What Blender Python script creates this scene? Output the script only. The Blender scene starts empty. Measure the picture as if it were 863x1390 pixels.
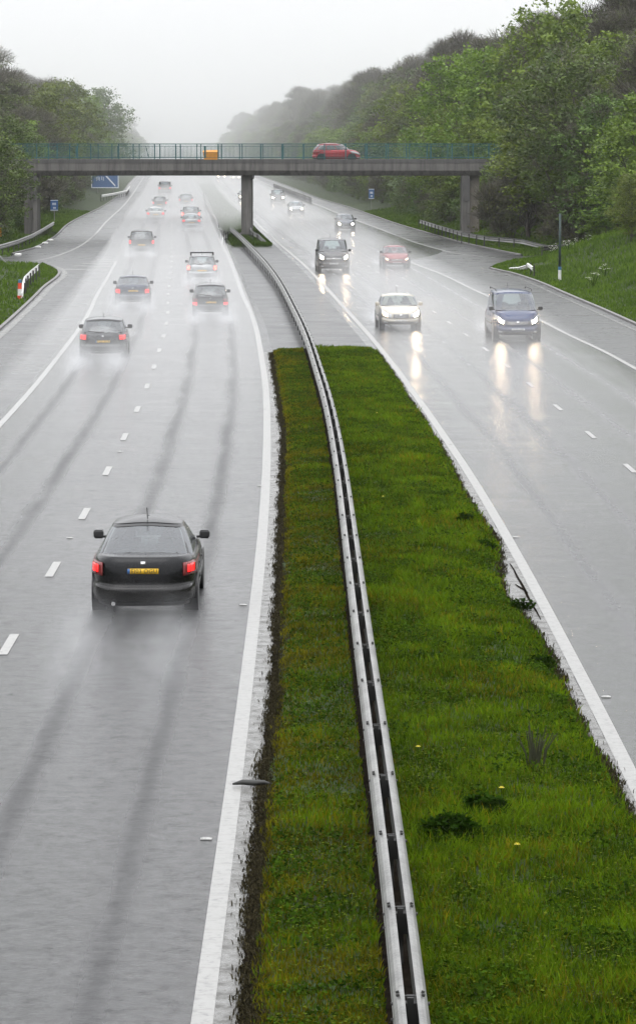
import bpy, bmesh, math, random
import numpy as np
from mathutils import Vector, Matrix

random.seed(7); rng = np.random.default_rng(7)
scene = bpy.context.scene
col = scene.collection
R = math.radians

# ------------------------------------------------------------------ camera model
F, YH, CAMH = 4400.0, 190.0, 7.93          # focal length (photo px), horizon row, camera height
PHI = math.atan((650 - YH) / F)

def ground(px, py, z=0.0):
    """point of the plane at height z which the photograph shows at (px, py)"""
    a = (px - 431.5) / F; b = (py - 650) / F
    t = (CAMH - z) / (math.sin(PHI) + b * math.cos(PHI))
    return (a * t, (math.cos(PHI) - b * math.sin(PHI)) * t)

# ------------------------------------------------------------------ helpers
def tag(o, label=None, cat=None, group=None, kind=None):
    if label: o['label'] = label
    if cat: o['category'] = cat
    if group: o['group'] = group
    if kind: o['kind'] = kind
    return o

def empty(name, loc=(0, 0, 0), rz=0.0):
    o = bpy.data.objects.new(name, None); col.objects.link(o)
    o.location = loc; o.rotation_euler = (0, 0, rz); o.empty_display_size = .3
    return o

class MB:
    """collects vertices and faces and links them as one mesh object"""
    def __init__(s): s.v = []; s.f = []; s.m = []
    def add(s, vs, fs, m=0):
        n = len(s.v); s.v += [tuple(v) for v in vs]
        s.f += [tuple(i + n for i in f) for f in fs]; s.m += [m] * len(fs)
        return s
    def box(s, c, d, m=0, rz=0.0):
        cx, cy, cz = c; hx, hy, hz = d[0] / 2, d[1] / 2, d[2] / 2
        co, si = math.cos(rz), math.sin(rz)
        vs = []
        for dz in (-hz, hz):
            for dx, dy in ((-hx, -hy), (hx, -hy), (hx, hy), (-hx, hy)):
                vs.append((cx + dx * co - dy * si, cy + dx * si + dy * co, cz + dz))
        return s.add(vs, [(3, 2, 1, 0), (4, 5, 6, 7), (0, 1, 5, 4), (1, 2, 6, 5), (2, 3, 7, 6), (3, 0, 4, 7)], m)
    def tube(s, pts, rads, n=8, m=0, cap=True):
        pts = [Vector(p) for p in pts]
        if not hasattr(rads, '__len__'): rads = [rads] * len(pts)
        vs = []; fs = []
        for i, p in enumerate(pts):
            d = (pts[min(i + 1, len(pts) - 1)] - pts[max(i - 1, 0)])
            if d.length < 1e-9: d = Vector((0, 0, 1))
            d.normalize()
            a = d.cross(Vector((0, 0, 1)) if abs(d.z) < .9 else Vector((0, 1, 0))).normalized()
            b = d.cross(a)
            for k in range(n):
                t = 2 * math.pi * k / n
                vs.append(p + (a * math.cos(t) + b * math.sin(t)) * rads[i])
        for i in range(len(pts) - 1):
            for k in range(n):
                k2 = (k + 1) % n
                fs.append((i * n + k, i * n + k2, (i + 1) * n + k2, (i + 1) * n + k))
        if cap:
            fs.append(tuple(range(n))[::-1]); fs.append(tuple((len(pts) - 1) * n + k for k in range(n)))
        return s.add(vs, fs, m)
    def grid(s, rows, m=0, closed=False):
        nr, nc = len(rows), len(rows[0]); vs = [p for r in rows for p in r]; fs = []
        for i in range(nr - 1):
            for j in range(nc if closed else nc - 1):
                j2 = (j + 1) % nc
                fs.append((i * nc + j, i * nc + j2, (i + 1) * nc + j2, (i + 1) * nc + j))
        return s.add(vs, fs, m)
    def build(s, name, mats, parent=None, smooth=False):
        me = bpy.data.meshes.new(name)
        me.from_pydata([tuple(v) for v in s.v], [], s.f)
        if not isinstance(mats, (list, tuple)): mats = [mats]
        for m in mats: me.materials.append(m)
        if any(s.m): me.polygons.foreach_set('material_index', s.m)
        if smooth: me.polygons.foreach_set('use_smooth', [True] * len(me.polygons))
        me.update()
        o = bpy.data.objects.new(name, me); col.objects.link(o)
        if parent: o.parent = parent
        return o

def np_mesh(name, verts, faces, mat, parent=None, attr=None):
    """fast mesh from numpy arrays: verts (n,3), faces (m,k)"""
    me = bpy.data.meshes.new(name)
    n, (m, k) = len(verts), faces.shape
    me.vertices.add(n); me.vertices.foreach_set('co', verts.astype(np.float32).ravel())
    me.loops.add(m * k); me.loops.foreach_set('vertex_index', faces.astype(np.int32).ravel())
    me.polygons.add(m)
    me.polygons.foreach_set('loop_start', np.arange(0, m * k, k, dtype=np.int32))
    me.polygons.foreach_set('loop_total', np.full(m, k, dtype=np.int32))
    if attr is not None:
        a = me.attributes.new('tone', 'FLOAT', 'POINT'); a.data.foreach_set('value', attr.astype(np.float32))
    me.materials.append(mat); me.update(calc_edges=True)
    o = bpy.data.objects.new(name, me); col.objects.link(o)
    if parent: o.parent = parent
    return o

# ------------------------------------------------------------------ materials
class NT:
    def __init__(s, name):
        s.mat = bpy.data.materials.new(name); s.mat.use_nodes = True
        s.t = s.mat.node_tree; s.n = s.t.nodes; s.l = s.t.links
        s.p = s.n['Principled BSDF']; s.out = s.n['Material Output']
    def node(s, typ, **kw):
        nd = s.n.new(typ)
        for k, v in kw.items(): setattr(nd, k, v)
        return nd
    def link(s, a, b): s.l.new(a, b)
    def noise(s, vec, scale, detail=4, rough=.6, dist=0.0):
        nd = s.node('ShaderNodeTexNoise'); nd.inputs['Scale'].default_value = scale
        nd.inputs['Detail'].default_value = detail; nd.inputs['Roughness'].default_value = rough
        nd.inputs['Distortion'].default_value = dist
        if vec is not None: s.link(vec, nd.inputs['Vector'])
        return nd.outputs['Fac']
    def ramp(s, fac, stops, interp='LINEAR'):
        nd = s.node('ShaderNodeValToRGB'); nd.color_ramp.interpolation = interp
        e = nd.color_ramp.elements
        while len(e) < len(stops): e.new(.5)
        for el, (p, c) in zip(e, stops):
            el.position = p; el.color = (c, c, c, 1) if not hasattr(c, '__len__') else (*c, 1)
        s.link(fac, nd.inputs['Fac']); return nd.outputs['Color']
    def math(s, op, a, b=None, clamp=False):
        nd = s.node('ShaderNodeMath', operation=op); nd.use_clamp = clamp
        for i, x in enumerate((a, b)):
            if x is None: continue
            if isinstance(x, (int, float)): nd.inputs[i].default_value = x
            else: s.link(x, nd.inputs[i])
        return nd.outputs[0]
    def mix(s, fac, a, b, typ='MIX'):
        nd = s.node('ShaderNodeMix', data_type='RGBA', blend_type=typ)
        for sock, x in ((nd.inputs[0], fac), (nd.inputs[6], a), (nd.inputs[7], b)):
            if isinstance(x, (int, float)): sock.default_value = x
            elif isinstance(x, tuple): sock.default_value = (*x, 1)
            else: s.link(x, sock)
        return nd.outputs[2]
    def bump(s, h, strength, dist=.01):
        nd = s.node('ShaderNodeBump'); nd.inputs['Strength'].default_value = strength
        nd.inputs['Distance'].default_value = dist
        s.link(h, nd.inputs['Height']); s.link(nd.outputs[0], s.p.inputs['Normal']); return nd
    def geo(s): return s.node('ShaderNodeNewGeometry').outputs['Position']
    def obj(s): return s.node('ShaderNodeTexCoord').outputs['Object']
    def setv(s, **kw):
        for k, v in kw.items():
            k = k.replace('_', ' ')
            i = s.p.inputs[k]
            if isinstance(v, tuple): i.default_value = (*v, 1)
            elif isinstance(v, (int, float)): i.default_value = v
            else: s.link(v, i)
        return s

def simple(name, color, rough=.5, metal=0.0, var=.15, scale=6, bump=0.0, coat=0.0):
    t = NT(name); n = t.noise(t.obj(), scale, 5)
    lo = tuple(c * (1 - var) for c in color); hi = tuple(min(1, c * (1 + var)) for c in color)
    t.setv(Base_Color=t.ramp(n, [(.3, lo), (.7, hi)]), Roughness=t.ramp(n, [(.3, max(.02, rough - .08)), (.75, rough + .1)]), Metallic=metal)
    if coat: t.setv(Coat_Weight=coat, Coat_Roughness=.06)
    if bump: t.bump(n, bump)
    return t.mat

def road_material(name, tone=.045, tracks=(), wet=.10, track_amt=.45, film=(.16, .72), ior=1.44):
    """wet asphalt; UV = (metres across, metres along)"""
    film_ = film
    t = NT(name)
    uv = t.node('ShaderNodeUVMap').outputs[0]
    pos = t.geo()
    sep = t.node('ShaderNodeSeparateXYZ'); t.link(uv, sep.inputs[0])
    u = sep.outputs[0]
    mp = t.node('ShaderNodeMapping'); t.link(uv, mp.inputs[0]); mp.inputs['Scale'].default_value = (1.0, .10, 1)
    long_n = t.noise(mp.outputs[0], 1.3, 4, .6)
    patch = t.noise(pos, .35, 4, .6)
    mp2 = t.node('ShaderNodeMapping'); t.link(pos, mp2.inputs[0]); mp2.inputs['Scale'].default_value = (.22, .8, 1)
    ripple = t.noise(mp2.outputs[0], 1.7, 6, .72)
    fine = t.noise(pos, 22, 4, .75)
    mid = t.noise(pos, 5.5, 4, .7)
    # wheel tracks: gaussian bands of worn, better drained stone
    tr = None
    for c, w in tracks:
        d = t.math('DIVIDE', t.math('SUBTRACT', t.math('ADD', u, t.math('MULTIPLY', long_n, .35)), c + .17), w)
        g = t.math('POWER', 2.718, t.math('MULTIPLY', t.math('MULTIPLY', d, d), -1.0))
        tr = g if tr is None else t.math('MAXIMUM', tr, g)
    base = t.ramp(fine, [(.25, tone * .55), (.75, tone * 1.5)])
    base = t.mix(t.math('MULTIPLY', patch, .5), base, (tone * .7, tone * .72, tone * .8))
    film = t.math('ADD', t.math('MULTIPLY', ripple, .5), t.math('MULTIPLY', patch, .5))
    rough = t.ramp(film, [(.34, wet), (.68, wet + .16)])
    if tr is not None:
        trn = t.math('MULTIPLY', tr, t.ramp(long_n, [(.25, .55), (.6, 1.0)]))
        rough = t.mix(t.math('MULTIPLY', trn, track_amt), rough, (.50, .50, .50))
        base = t.mix(t.math('MULTIPLY', trn, .4), base, (tone * .6, tone * .6, tone * .68))
    grain = t.noise(pos, 3.6, 8, .82)
    sl = t.ramp(grain, [(.36, film_[0]), (.60, film_[1])])
    if tr is not None: sl = t.mix(t.math('MULTIPLY', trn, .6), sl, (.18, .18, .18))
    t.setv(Base_Color=base, Roughness=rough, Specular_IOR_Level=sl)
    t.p.inputs['IOR'].default_value = ior
    hsum = t.math('ADD', t.math('MULTIPLY', grain, 1.1), t.math('ADD', t.math('ADD', t.math('MULTIPLY', ripple, 1.3), t.math('MULTIPLY', mid, .55)), t.math('MULTIPLY', fine, .28)))
    t.bump(hsum, .36, .035)
    return t.mat

def paint_material(name, c=.62, ribs=False):
    t = NT(name); pos = t.geo()
    n = t.noise(pos, 9, 6, .75); n2 = t.noise(pos, 1.1, 4)
    colr = t.ramp(n, [(.34, (c * .4, c * .4, c * .4)), (.48, (c * .90, c * .89, c * .85)), (.8, (c, c, c * .97))])
    colr = t.mix(t.math('MULTIPLY', n2, .3), colr, (c * .55, c * .54, c * .52))
    t.setv(Base_Color=colr, Roughness=.32)
    h = n
    if ribs:
        sp = t.node('ShaderNodeSeparateXYZ'); t.link(pos, sp.inputs[0])
        fr = t.math('FRACT', t.math('MULTIPLY', sp.outputs[1], 2.0))
        rib = t.math('LESS_THAN', fr, .07)
        colr = t.mix(t.math('MULTIPLY', rib, .55), colr, (.18, .17, .16)); t.setv(Base_Color=colr)
        h = t.math('ADD', n, t.math('MULTIPLY', rib, -.8))
    t.bump(h, .3, .01)
    return t.mat

def margin_material():
    t = NT('wet_margin'); pos = t.geo()
    n = t.noise(pos, 3.2, 6, .7); f = t.noise(pos, 26, 5, .8)
    c = t.ramp(t.math('ADD', t.math('MULTIPLY', n, .6), t.math('MULTIPLY', f, .4)), [(.40, (.035, .032, .028)), (.49, (.11, .108, .10)), (.60, (.21, .21, .205))])
    t.setv(Base_Color=c, Roughness=t.ramp(n, [(.4, .5), (.6, .16)])); t.bump(t.math('ADD', n, f), .5, .02); return t.mat
def grass_ground_material(name, a, b, dirt, dirt_amt=.3):
    t = NT(name); pos = t.geo()
    n = t.noise(pos, .7, 5, .65); f = t.noise(pos, 14, 6, .8); d = t.noise(pos, 2.3, 6, .7)
    c = t.ramp(n, [(.35, a), (.65, b)])
    c = t.mix(t.math('MULTIPLY', f, .8), c, tuple(x * .3 for x in a))
    c = t.mix(t.ramp(d, [(.5, 0.0), (.72, dirt_amt)]), c, dirt)
    t.setv(Base_Color=c, Roughness=.8); t.p.inputs['Specular IOR Level'].default_value = .25
    t.bump(f, .8, .05)
    return t.mat

def leaf_material(name, dark, light, trans=.25, hue=.0, pos_scale=.5, spec=.3):
    """leaf colour from a per-leaf tone, the tree it belongs to and large soft patches"""
    t = NT(name)
    at = t.node('ShaderNodeAttribute', attribute_name='tone').outputs['Fac']
    oi = t.node('ShaderNodeObjectInfo').outputs['Random']
    n = t.noise(t.geo(), pos_scale, 3)
    f = t.math('ADD', t.math('MULTIPLY', at, .55), t.math('MULTIPLY', n, .45), True)
    c = t.ramp(f, [(.18, dark), (.85, light)])
    hs = t.node('ShaderNodeHueSaturation')
    t.link(t.math('ADD', .5 - hue / 2, t.math('MULTIPLY', oi, hue)), hs.inputs['Hue'])
    t.link(t.math('ADD', .78, t.math('MULTIPLY', oi, .44)), hs.inputs['Value'])
    t.link(c, hs.inputs['Color'])
    t.setv(Base_Color=hs.outputs[0], Roughness=.5); t.p.inputs['Specular IOR Level'].default_value = spec
    if spec < .1:
        t.n.remove(t.p); t.p = t.node('ShaderNodeBsdfDiffuse'); t.link(hs.outputs[0], t.p.inputs['Color']); t.link(t.p.outputs[0], t.out.inputs['Surface'])
    if trans:
        tr = t.node('ShaderNodeBsdfTranslucent'); t.link(hs.outputs[0], tr.inputs['Color'])
        mx = t.node('ShaderNodeMixShader'); mx.inputs[0].default_value = trans
        t.link(t.p.outputs[0], mx.inputs[1]); t.link(tr.outputs[0], mx.inputs[2]); t.link(mx.outputs[0], t.out.inputs['Surface'])
    return t.mat

def emit(name, color, strength):
    t = NT(name); t.setv(Base_Color=color, Roughness=.15)
    t.p.inputs['Emission Color'].default_value = (*color, 1); t.p.inputs['Emission Strength'].default_value = strength
    return t.mat

def glass_material(name, tint=(.62, .70, .69)):
    t = NT(name)
    tr = t.node('ShaderNodeBsdfTransparent'); tr.inputs[0].default_value = (*tint, 1)
    gl = t.node('ShaderNodeBsdfGlossy'); gl.inputs['Roughness'].default_value = .12; gl.inputs[0].default_value = (.95, .97, 1, 1)
    fr = t.node('ShaderNodeFresnel'); fr.inputs[0].default_value = 1.5
    n = t.noise(t.obj(), 60, 3, .7)
    b = t.node('ShaderNodeBump'); b.inputs['Strength'].default_value = .25; b.inputs['Distance'].default_value = .004
    t.link(n, b.inputs['Height']); t.link(b.outputs[0], gl.inputs['Normal']); t.link(b.outputs[0], fr.inputs['Normal'])
    mx = t.node('ShaderNodeMixShader')
    t.link(t.math('ADD', fr.outputs[0], .07, True), mx.inputs[0]); t.link(tr.outputs[0], mx.inputs[1]); t.link(gl.outputs[0], mx.inputs[2])
    t.link(mx.outputs[0], t.out.inputs['Surface'])
    return t.mat

def concrete_material(name, c, stain=.6):
    t = NT(name); pos = t.obj()
    n = t.noise(pos, .8, 6, .65); f = t.noise(pos, 9, 5, .7)
    mp = t.node('ShaderNodeMapping'); t.link(pos, mp.inputs[0]); mp.inputs['Scale'].default_value = (2.2, 2.2, .16)
    st = t.noise(mp.outputs[0], 1.4, 5, .7)
    a = t.ramp(n, [(.3, tuple(x * .8 for x in c)), (.7, tuple(x * 1.15 for x in c))])
    a = t.mix(t.math('MULTIPLY', f, .35), a, tuple(x * .6 for x in c))
    a = t.mix(t.ramp(st, [(.44, 0.0), (.62, min(1, stain * 1.4))]), a, tuple(x * .38 for x in c))
    t.setv(Base_Color=a, Roughness=.6); t.bump(f, .3, .02)
    return t.mat

M = {}
M['asphalt_left'] = road_material('asphalt_left', .026, [(-2.1, .20), (-3.6, .20), (-6.0, .2), (-7.5, .2)], film=(.10, .82), track_amt=.8, wet=.07)
M['asphalt_right'] = road_material('asphalt_right', .030, [(5.1, .2), (6.6, .2), (8.9, .2), (10.4, .2)], film=(.36, 1.0), ior=1.6, wet=.06)
M['asphalt_shoulder'] = road_material('asphalt_shoulder', .030, wet=.22)
M['asphalt_median'] = road_material('asphalt_median', .028, wet=.24)
M['paint'] = paint_material('paint', .31); M['paint_ribbed'] = paint_material('paint_ribbed', .29, True)
M['paint_worn'] = margin_material()
M['verge'] = grass_ground_material('verge', (.016, .034, .005), (.034, .062, .009), (.08, .055, .03), .5)
M['median_ground'] = grass_ground_material('median_ground', (.025, .05, .008), (.04, .08, .012), (.030, .022, .015), .8)
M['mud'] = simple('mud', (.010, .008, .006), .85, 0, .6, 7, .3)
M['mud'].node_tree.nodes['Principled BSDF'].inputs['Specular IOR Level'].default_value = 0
M['concrete'] = concrete_material('concrete', (.135, .128, .12))
M['concrete_warm'] = concrete_material('concrete_warm', (.22, .195, .165), .3)
M['concrete_dark'] = concrete_material('concrete_dark', (.085, .082, .08), .5)
M['kerb'] = concrete_material('kerb', (.17, .165, .16), .3)
M['rail_paint'] = simple('rail_paint', (.016, .085, .090), .45, 0, .3, 3)
M['galv'] = None
def galvanised():
    t = NT('galvanised'); pos = t.geo(); n = t.noise(pos, 1.2, 5); r = t.noise(pos, 2.3, 6, .7); g = t.noise(pos, 30, 3)
    c = t.ramp(n, [(.3, (.12, .12, .115)), (.7, (.25, .25, .24))])
    c = t.mix(t.ramp(t.noise(pos, 7, 6, .75), [(.52, 0.0), (.72, .6)]), c, (.09, .085, .075))
    c = t.mix(t.ramp(r, [(.63, 0.0), (.76, .5)]), c, (.20, .13, .08))
    t.setv(Base_Color=c, Metallic=.4, Roughness=t.ramp(g, [(.3, .30), (.7, .5)])); t.bump(n, .08, .02); return t.mat
M['galv'] = galvanised()
M['dark_steel'] = simple('dark_steel', (.03, .03, .028), .5, .3, .3, 5)
M['white_metal'] = simple('white_metal', (.62, .62, .60), .35, 0, .15, 3)
M['bark'] = simple('bark', (.055, .045, .035), .8, 0, .4, 4, .6)
M['leaf_bright'] = leaf_material('leaf_bright', (.034, .068, .006), (.200, .275, .024), .25, .03)
M['leaf_mid'] = leaf_material('leaf_mid', (.022, .046, .007), (.125, .182, .026), .2, .04)
M['leaf_olive'] = leaf_material('leaf_olive', (.036, .046, .012), (.130, .148, .036), .25, .04)
M['leaf_pale'] = leaf_material('leaf_pale', (.070, .10, .035), (.17, .22, .09), .25, .04)
M['twig'] = leaf_material('twig', (.034, .032, .022), (.108, .100, .068), 0, .03)
M['grass_blade'] = leaf_material('grass_blade', (.012, .032, .002), (.120, .200, .006), .25, 0, 1.1, .0)
M['grass_yellow'] = leaf_material('grass_yellow', (.035, .036, .002), (.19, .17, .008), .25, 0, 1.6, .0)
M['dead_blade'] = leaf_material('dead_blade', (.012, .010, .006), (.060, .052, .028), 0, 0, 1.3, .05)
M['clover'] = leaf_material('clover', (.018, .034, .003), (.135, .175, .018), .2, 0, .9, .0)
M['weed'] = leaf_material('weed', (.010, .026, .002), (.055, .105, .008), .2, spec=.0)
M['verge_blade'] = leaf_material('verge_blade', (.022, .052, .005), (.105, .170, .018), .25, 0, .35, .08)
M['petal_white'] = simple('petal_white', (.6, .62, .5), .6)
M['petal_yellow'] = simple('petal_yellow', (.75, .6, .02), .5)
M['seed_stalk'] = simple('seed_stalk', (.030, .034, .012), .9)
M['blue_sign'] = simple('blue_sign', (.03, .10, .25), .35, 0, .1)
M['sign_white'] = simple('sign_white', (.75, .76, .78), .4, 0, .05)
M['orange'] = simple('orange', (.62, .26, .02), .4, 0, .1)
M['amber_sign'] = simple('amber_sign', (.75, .38, .02), .4)
M['bollard_red'] = simple('bollard_red', (.62, .055, .02), .4)
M['bollard_blue'] = simple('bollard_blue', (.03, .12, .22), .4)
M['pole_green'] = simple('pole_green', (.02, .04, .037), .6)
M['rubber'] = simple('rubber', (.012, .012, .013), .5)
M['black_plastic'] = simple('black_plastic', (.014, .014, .015), .35)
M['interior'] = simple('interior', (.035, .035, .038), .7)
M['rim'] = simple('rim', (.35, .36, .37), .3, .8)
M['chrome'] = simple('chrome', (.6, .6, .6), .18, .9, .05)
M['glass'] = glass_material('glass')
M['glass_dark'] = glass_material('glass_dark', (.30, .34, .35))
M['plate_yellow'] = simple('plate_yellow', (.70, .42, .01), .4, 0, .05)
M['plate_white'] = simple('plate_white', (.62, .63, .64), .4, 0, .05)
M['plate_letters'] = simple('plate_letters', (.02, .02, .02), .5)
M['tail_off'] = simple('tail_off', (.16, .012, .012), .2)
M['tail_on'] = emit('tail_on', (1.0, .012, .012), 1.7)
M['brake_on'] = emit('brake_on', (1.0, .07, .04), 9.0)
M['head_on'] = emit('head_on', (1.0, .76, .50), 110.0)
M['head_dim'] = emit('head_dim', (1.0, .72, .45), 6.0)
M['lamp_lens'] = simple('lamp_lens', (.45, .46, .47), .12, .3, .1)
M['indicator'] = simple('indicator', (.55, .22, .03), .3)
M['stud'] = simple('stud', (.30, .30, .29), .35, .5, .4, 30)
def car_paint(name, c, metal=.3, rough=.22, coat=.35):
    key = 'paint_' + name
    if key not in M:
        t = NT(key); n = t.noise(t.obj(), 2.2, 4); w = t.noise(t.obj(), 85, 3, .7)
        cc = t.ramp(n, [(.3, tuple(x * .85 for x in c)), (.7, tuple(min(1, x * 1.1) for x in c))])
        sp = t.node('ShaderNodeSeparateXYZ'); t.link(t.obj(), sp.inputs[0])
        dirt = t.math('MULTIPLY', t.ramp(sp.outputs[2], [(.18, 1.0), (.75, 0.0)]), t.math('ADD', t.math('MULTIPLY', n, .6), .1))
        cc = t.mix(dirt, cc, (.07, .065, .06))
        t.setv(Base_Color=cc, Metallic=metal, Roughness=t.ramp(w, [(.35, rough * .7), (.7, rough + .15)]), Coat_Weight=coat, Coat_Roughness=.08)
        t.bump(w, .12, .004)
        M[key] = t.mat
    return M[key]

# ------------------------------------------------------------------ road alignment (metres)
def curve(pts):
    ys = np.array([p[0] for p in pts], float); xs = np.array([p[1] for p in pts], float)
    sl = np.gradient(xs, ys)
    def f(Y):
        Y = float(Y)
        if Y <= ys[0]: return xs[0] + sl[0] * 0 * (Y - ys[0])
        if Y >= ys[-1]: return xs[-1] + sl[-1] * (Y - ys[-1])
        i = int(np.searchsorted(ys, Y) - 1); h = ys[i + 1] - ys[i]; t = (Y - ys[i]) / h
        return ((2*t**3 - 3*t*t + 1) * xs[i] + (t**3 - 2*t*t + t) * h * sl[i] + (-2*t**3 + 3*t*t) * xs[i+1] + (t**3 - t*t) * h * sl[i+1])
    return f
cl = curve([(20, 0), (48, 0), (65, -.07), (85, -.29), (106, -.68), (119, -1.03), (135, -1.5), (149, -2.02), (165, -2.75), (185, -3.55),
            (220, -5.0), (262, -6.92), (314, -9.25), (370, -11.6), (446, -14.8), (520, -18.2), (640, -23.5)])
cr = curve([(20, 0), (48, 0), (63, -.1), (77.6, -.31), (87, -.52), (100, -.84), (113, -1.2), (126, -1.6), (146, -2.35), (172, -3.35),
            (206, -4.76), (246, -6.72), (296, -9.1), (329, -10.5), (391, -13.6), (489, -18.0), (607, -22.8)])
left_edge = curve([(20, -11.8), (48, -11.8), (85, -12.05), (119, -12.8), (147, -13.65), (173, -14.63), (199, -15.9), (207, -17.2), (222, -20.9), (239, -20.75),
                   (262, -21.33), (303, -23.3), (391, -25.7), (463, -28.3), (607, -35), (640, -36.5)])
right_edge = curve([(20, 15.2), (48, 15.2), (85, 15.0), (113, 14.5), (139, 13.62), (150.6, 13.29), (165.6, 12.76), (182, 12.2), (193, 11.5), (202, 10.6), (209, 11.6),
                    (222, 14.0), (230.5, 13.15), (251, 11.1), (266, 10.0), (286, 8.7), (300, 7.8), (343, 5.6), (391, 3.2), (429, .8), (554, -4.9), (640, -9)])
right_line = curve([(20, 12.3), (60, 12.3), (85, 12.0), (113, 11.13), (121, 10.89), (133, 10.3), (143, 9.92), (174, 8.3), (193, 7.4), (209, 6.3), (225, 5.6)])
right_line2 = curve([(219, 12.2), (225.3, 10.3), (237.5, 8.84), (249, 7.9), (266, 6.9), (291, 5.6), (320, 4.0), (391, .4), (489, -4.6), (607, -10)])
left_line2 = curve([(205, -22), (211, -19.3), (218, -18.3), (229.7, -17.9), (245, -17.95), (262.4, -18.45), (317, -20.7), (391, -23.5), (489, -27.8), (607, -33.2)])

def seq(a, b, near=2.0):
    out = [a]
    while out[-1] < b: out.append(min(b, out[-1] + max(near, out[-1] * (.012 if near > .3 else .003))))
    return out
def strip(name, fl, fr, y0, y1, z, mat, kind='structure', step=2.0, nx=1, thick=0, uoff=None, jag=None):
    """sheet between two curves; UV in metres (across the carriageway, along)"""
    ys = seq(y0, y1, step); vs = []; uvs = []; fs = []
    for Y in ys:
        a, b = fl(Y), fr(Y)
        if jag: a += jag * (random.random() - .5); b += jag * (random.random() - .5)
        for k in range(nx + 1):
            x = a + (b - a) * k / nx
            vs.append((x, Y, z)); uvs.append((x - (uoff(Y) if uoff else 0), Y))
    for i in range(len(ys) - 1):
        for k in range(nx):
            q = i * (nx + 1) + k
            fs.append((q, q + 1, q + nx + 2, q + nx + 1))
    me = bpy.data.meshes.new(name); me.from_pydata(vs, [], fs)
    ul = me.uv_layers.new(name='UVMap')
    for l in me.loops: ul.data[l.index].uv = uvs[l.vertex_index]
    me.materials.append(mat); me.update()
    o = bpy.data.objects.new(name, me); col.objects.link(o)
    if kind: o['kind'] = kind
    return o
def poly(name, pts, z, mat, kind='structure'):
    me = bpy.data.meshes.new(name); me.from_pydata([(x, y, z) for x, y in pts], [], [tuple(range(len(pts)))])
    ul = me.uv_layers.new(name='UVMap')
    for l in me.loops: ul.data[l.index].uv = me.vertices[l.vertex_index].co[:2]
    me.materials.append(mat); me.update()
    if me.polygons[0].normal.z < 0: me.flip_normals()
    o = bpy.data.objects.new(name, me); col.objects.link(o)
    if kind: o['kind'] = kind
    return o

FARY = 1500
L_IN = lambda Y: cl(Y) - 1.15
R_IN = lambda Y: cr(Y) + 4.0
def rbound(Y):
    t = smooth((Y - 213) / 24)
    return right_line(Y) * (1 - t) + (right_line2(max(Y, 219.6)) + .02) * t if t < 1 else right_line2(Y)
# ---- terrain
def seg_dist(x, y, a, b):
    ax, ay = a; bx, by = b; dx, dy = bx - ax, by - ay
    t = max(0, min(1, ((x - ax) * dx + (y - ay) * dy) / (dx * dx + dy * dy)))
    return math.hypot(x - ax - t * dx, y - ay - t * dy)
def smooth(t): t = max(0, min(1, t)); return t * t * (3 - 2 * t)
def hnoise(x, y):
    return (math.sin(x * .31 + y * .17) + math.sin(x * .13 - y * .23 + 1.7) + .5 * math.sin(x * .71 + y * .53 + .4)) / 2.5
def terrain(x, y):
    le, re = left_edge(y), right_edge(y)
    if x < 0.5 * (le + re):
        d = le - x
        d = min(d, seg_dist(x, y, (-17, 214.7), (-80, 211)) - 7.2)
        s = .30
    else:
        d = x - re
        d = min(d, seg_dist(x, y, (9, 214.5), (13.5, 219.7)) - 2.5, seg_dist(x, y, (13.5, 219.7), (70, 226)) - 2.8)
        s = .30
    if d < 0: return -.08
    z = -.08 + .13 * smooth(d / .4)
    z += .06 * min(d, 4.5)
    if d > 3.0: z += s * min(d - 3.0, 19.0)
    if d > 2: z += .35 * hnoise(x, y) * smooth((d - 2) / 6)
    return z
def make_terrain():
    ys = [-40, 0, 15] + seq(30, 420, 3.0) + [450, 490, 540, 600, 680, 780, 900, 1100, 1400, 2000, 3000]
    offs = [0, .15, .4, .8, 1.5, 2.5, 3.5, 4.5, 6, 8, 10, 13, 16, 20, 25, 32, 45, 70, 120, 250, 420]
    rows = []
    for Y in ys:
        le, re = left_edge(Y), right_edge(Y)
        xs = [le - o for o in offs[::-1]] + [le + .5] + [re - .5] + [re + o for o in offs]
        rows.append([(x, Y, terrain(x, Y)) for x in xs])
    m = MB().grid(rows); o = m.build('ground', M['verge'], smooth=True); tag(o, kind='structure')
make_terrain()

# ---- pavements (4 mm steps)
strip('road_surface_left', lambda Y: cl(Y) - 8.75, lambda Y: cl(Y) - .62, 15, FARY, .004, M['asphalt_left'], uoff=cl, nx=3)
strip('road_surface_right', lambda Y: cr(Y) + 3.45, lambda Y: rbound(Y), 15, FARY, .004, M['asphalt_right'], uoff=cr, nx=3)
strip('hard_shoulder_left', lambda Y: left_edge(Y), lambda Y: cl(Y) - 8.75, 15, FARY, 0.0, M['asphalt_shoulder'], nx=2)
strip('hard_shoulder_right', lambda Y: rbound(Y), lambda Y: right_edge(Y), 15, FARY, 0.0, M['asphalt_shoulder'], nx=2)
poly('slip_road_left', [(-16.2, 207.4), (-30, 206.5), (-80, 204), (-80, 218), (-30, 222), (-20.9, 222.6), (-19, 224)], -.004, M['asphalt_shoulder'])
poly('slip_road_right', [(10.2, 203), (11.5, 208.5), (13.6, 216.6), (70, 223.4), (70, 228.6), (13.8, 222.4), (10, 226)], -.004, M['asphalt_shoulder'])
strip('median_crossover', lambda Y: cl(Y) - .62, lambda Y: cr(Y) + 3.45, 119.5, 250, .002, M['asphalt_median'], nx=2)
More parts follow.
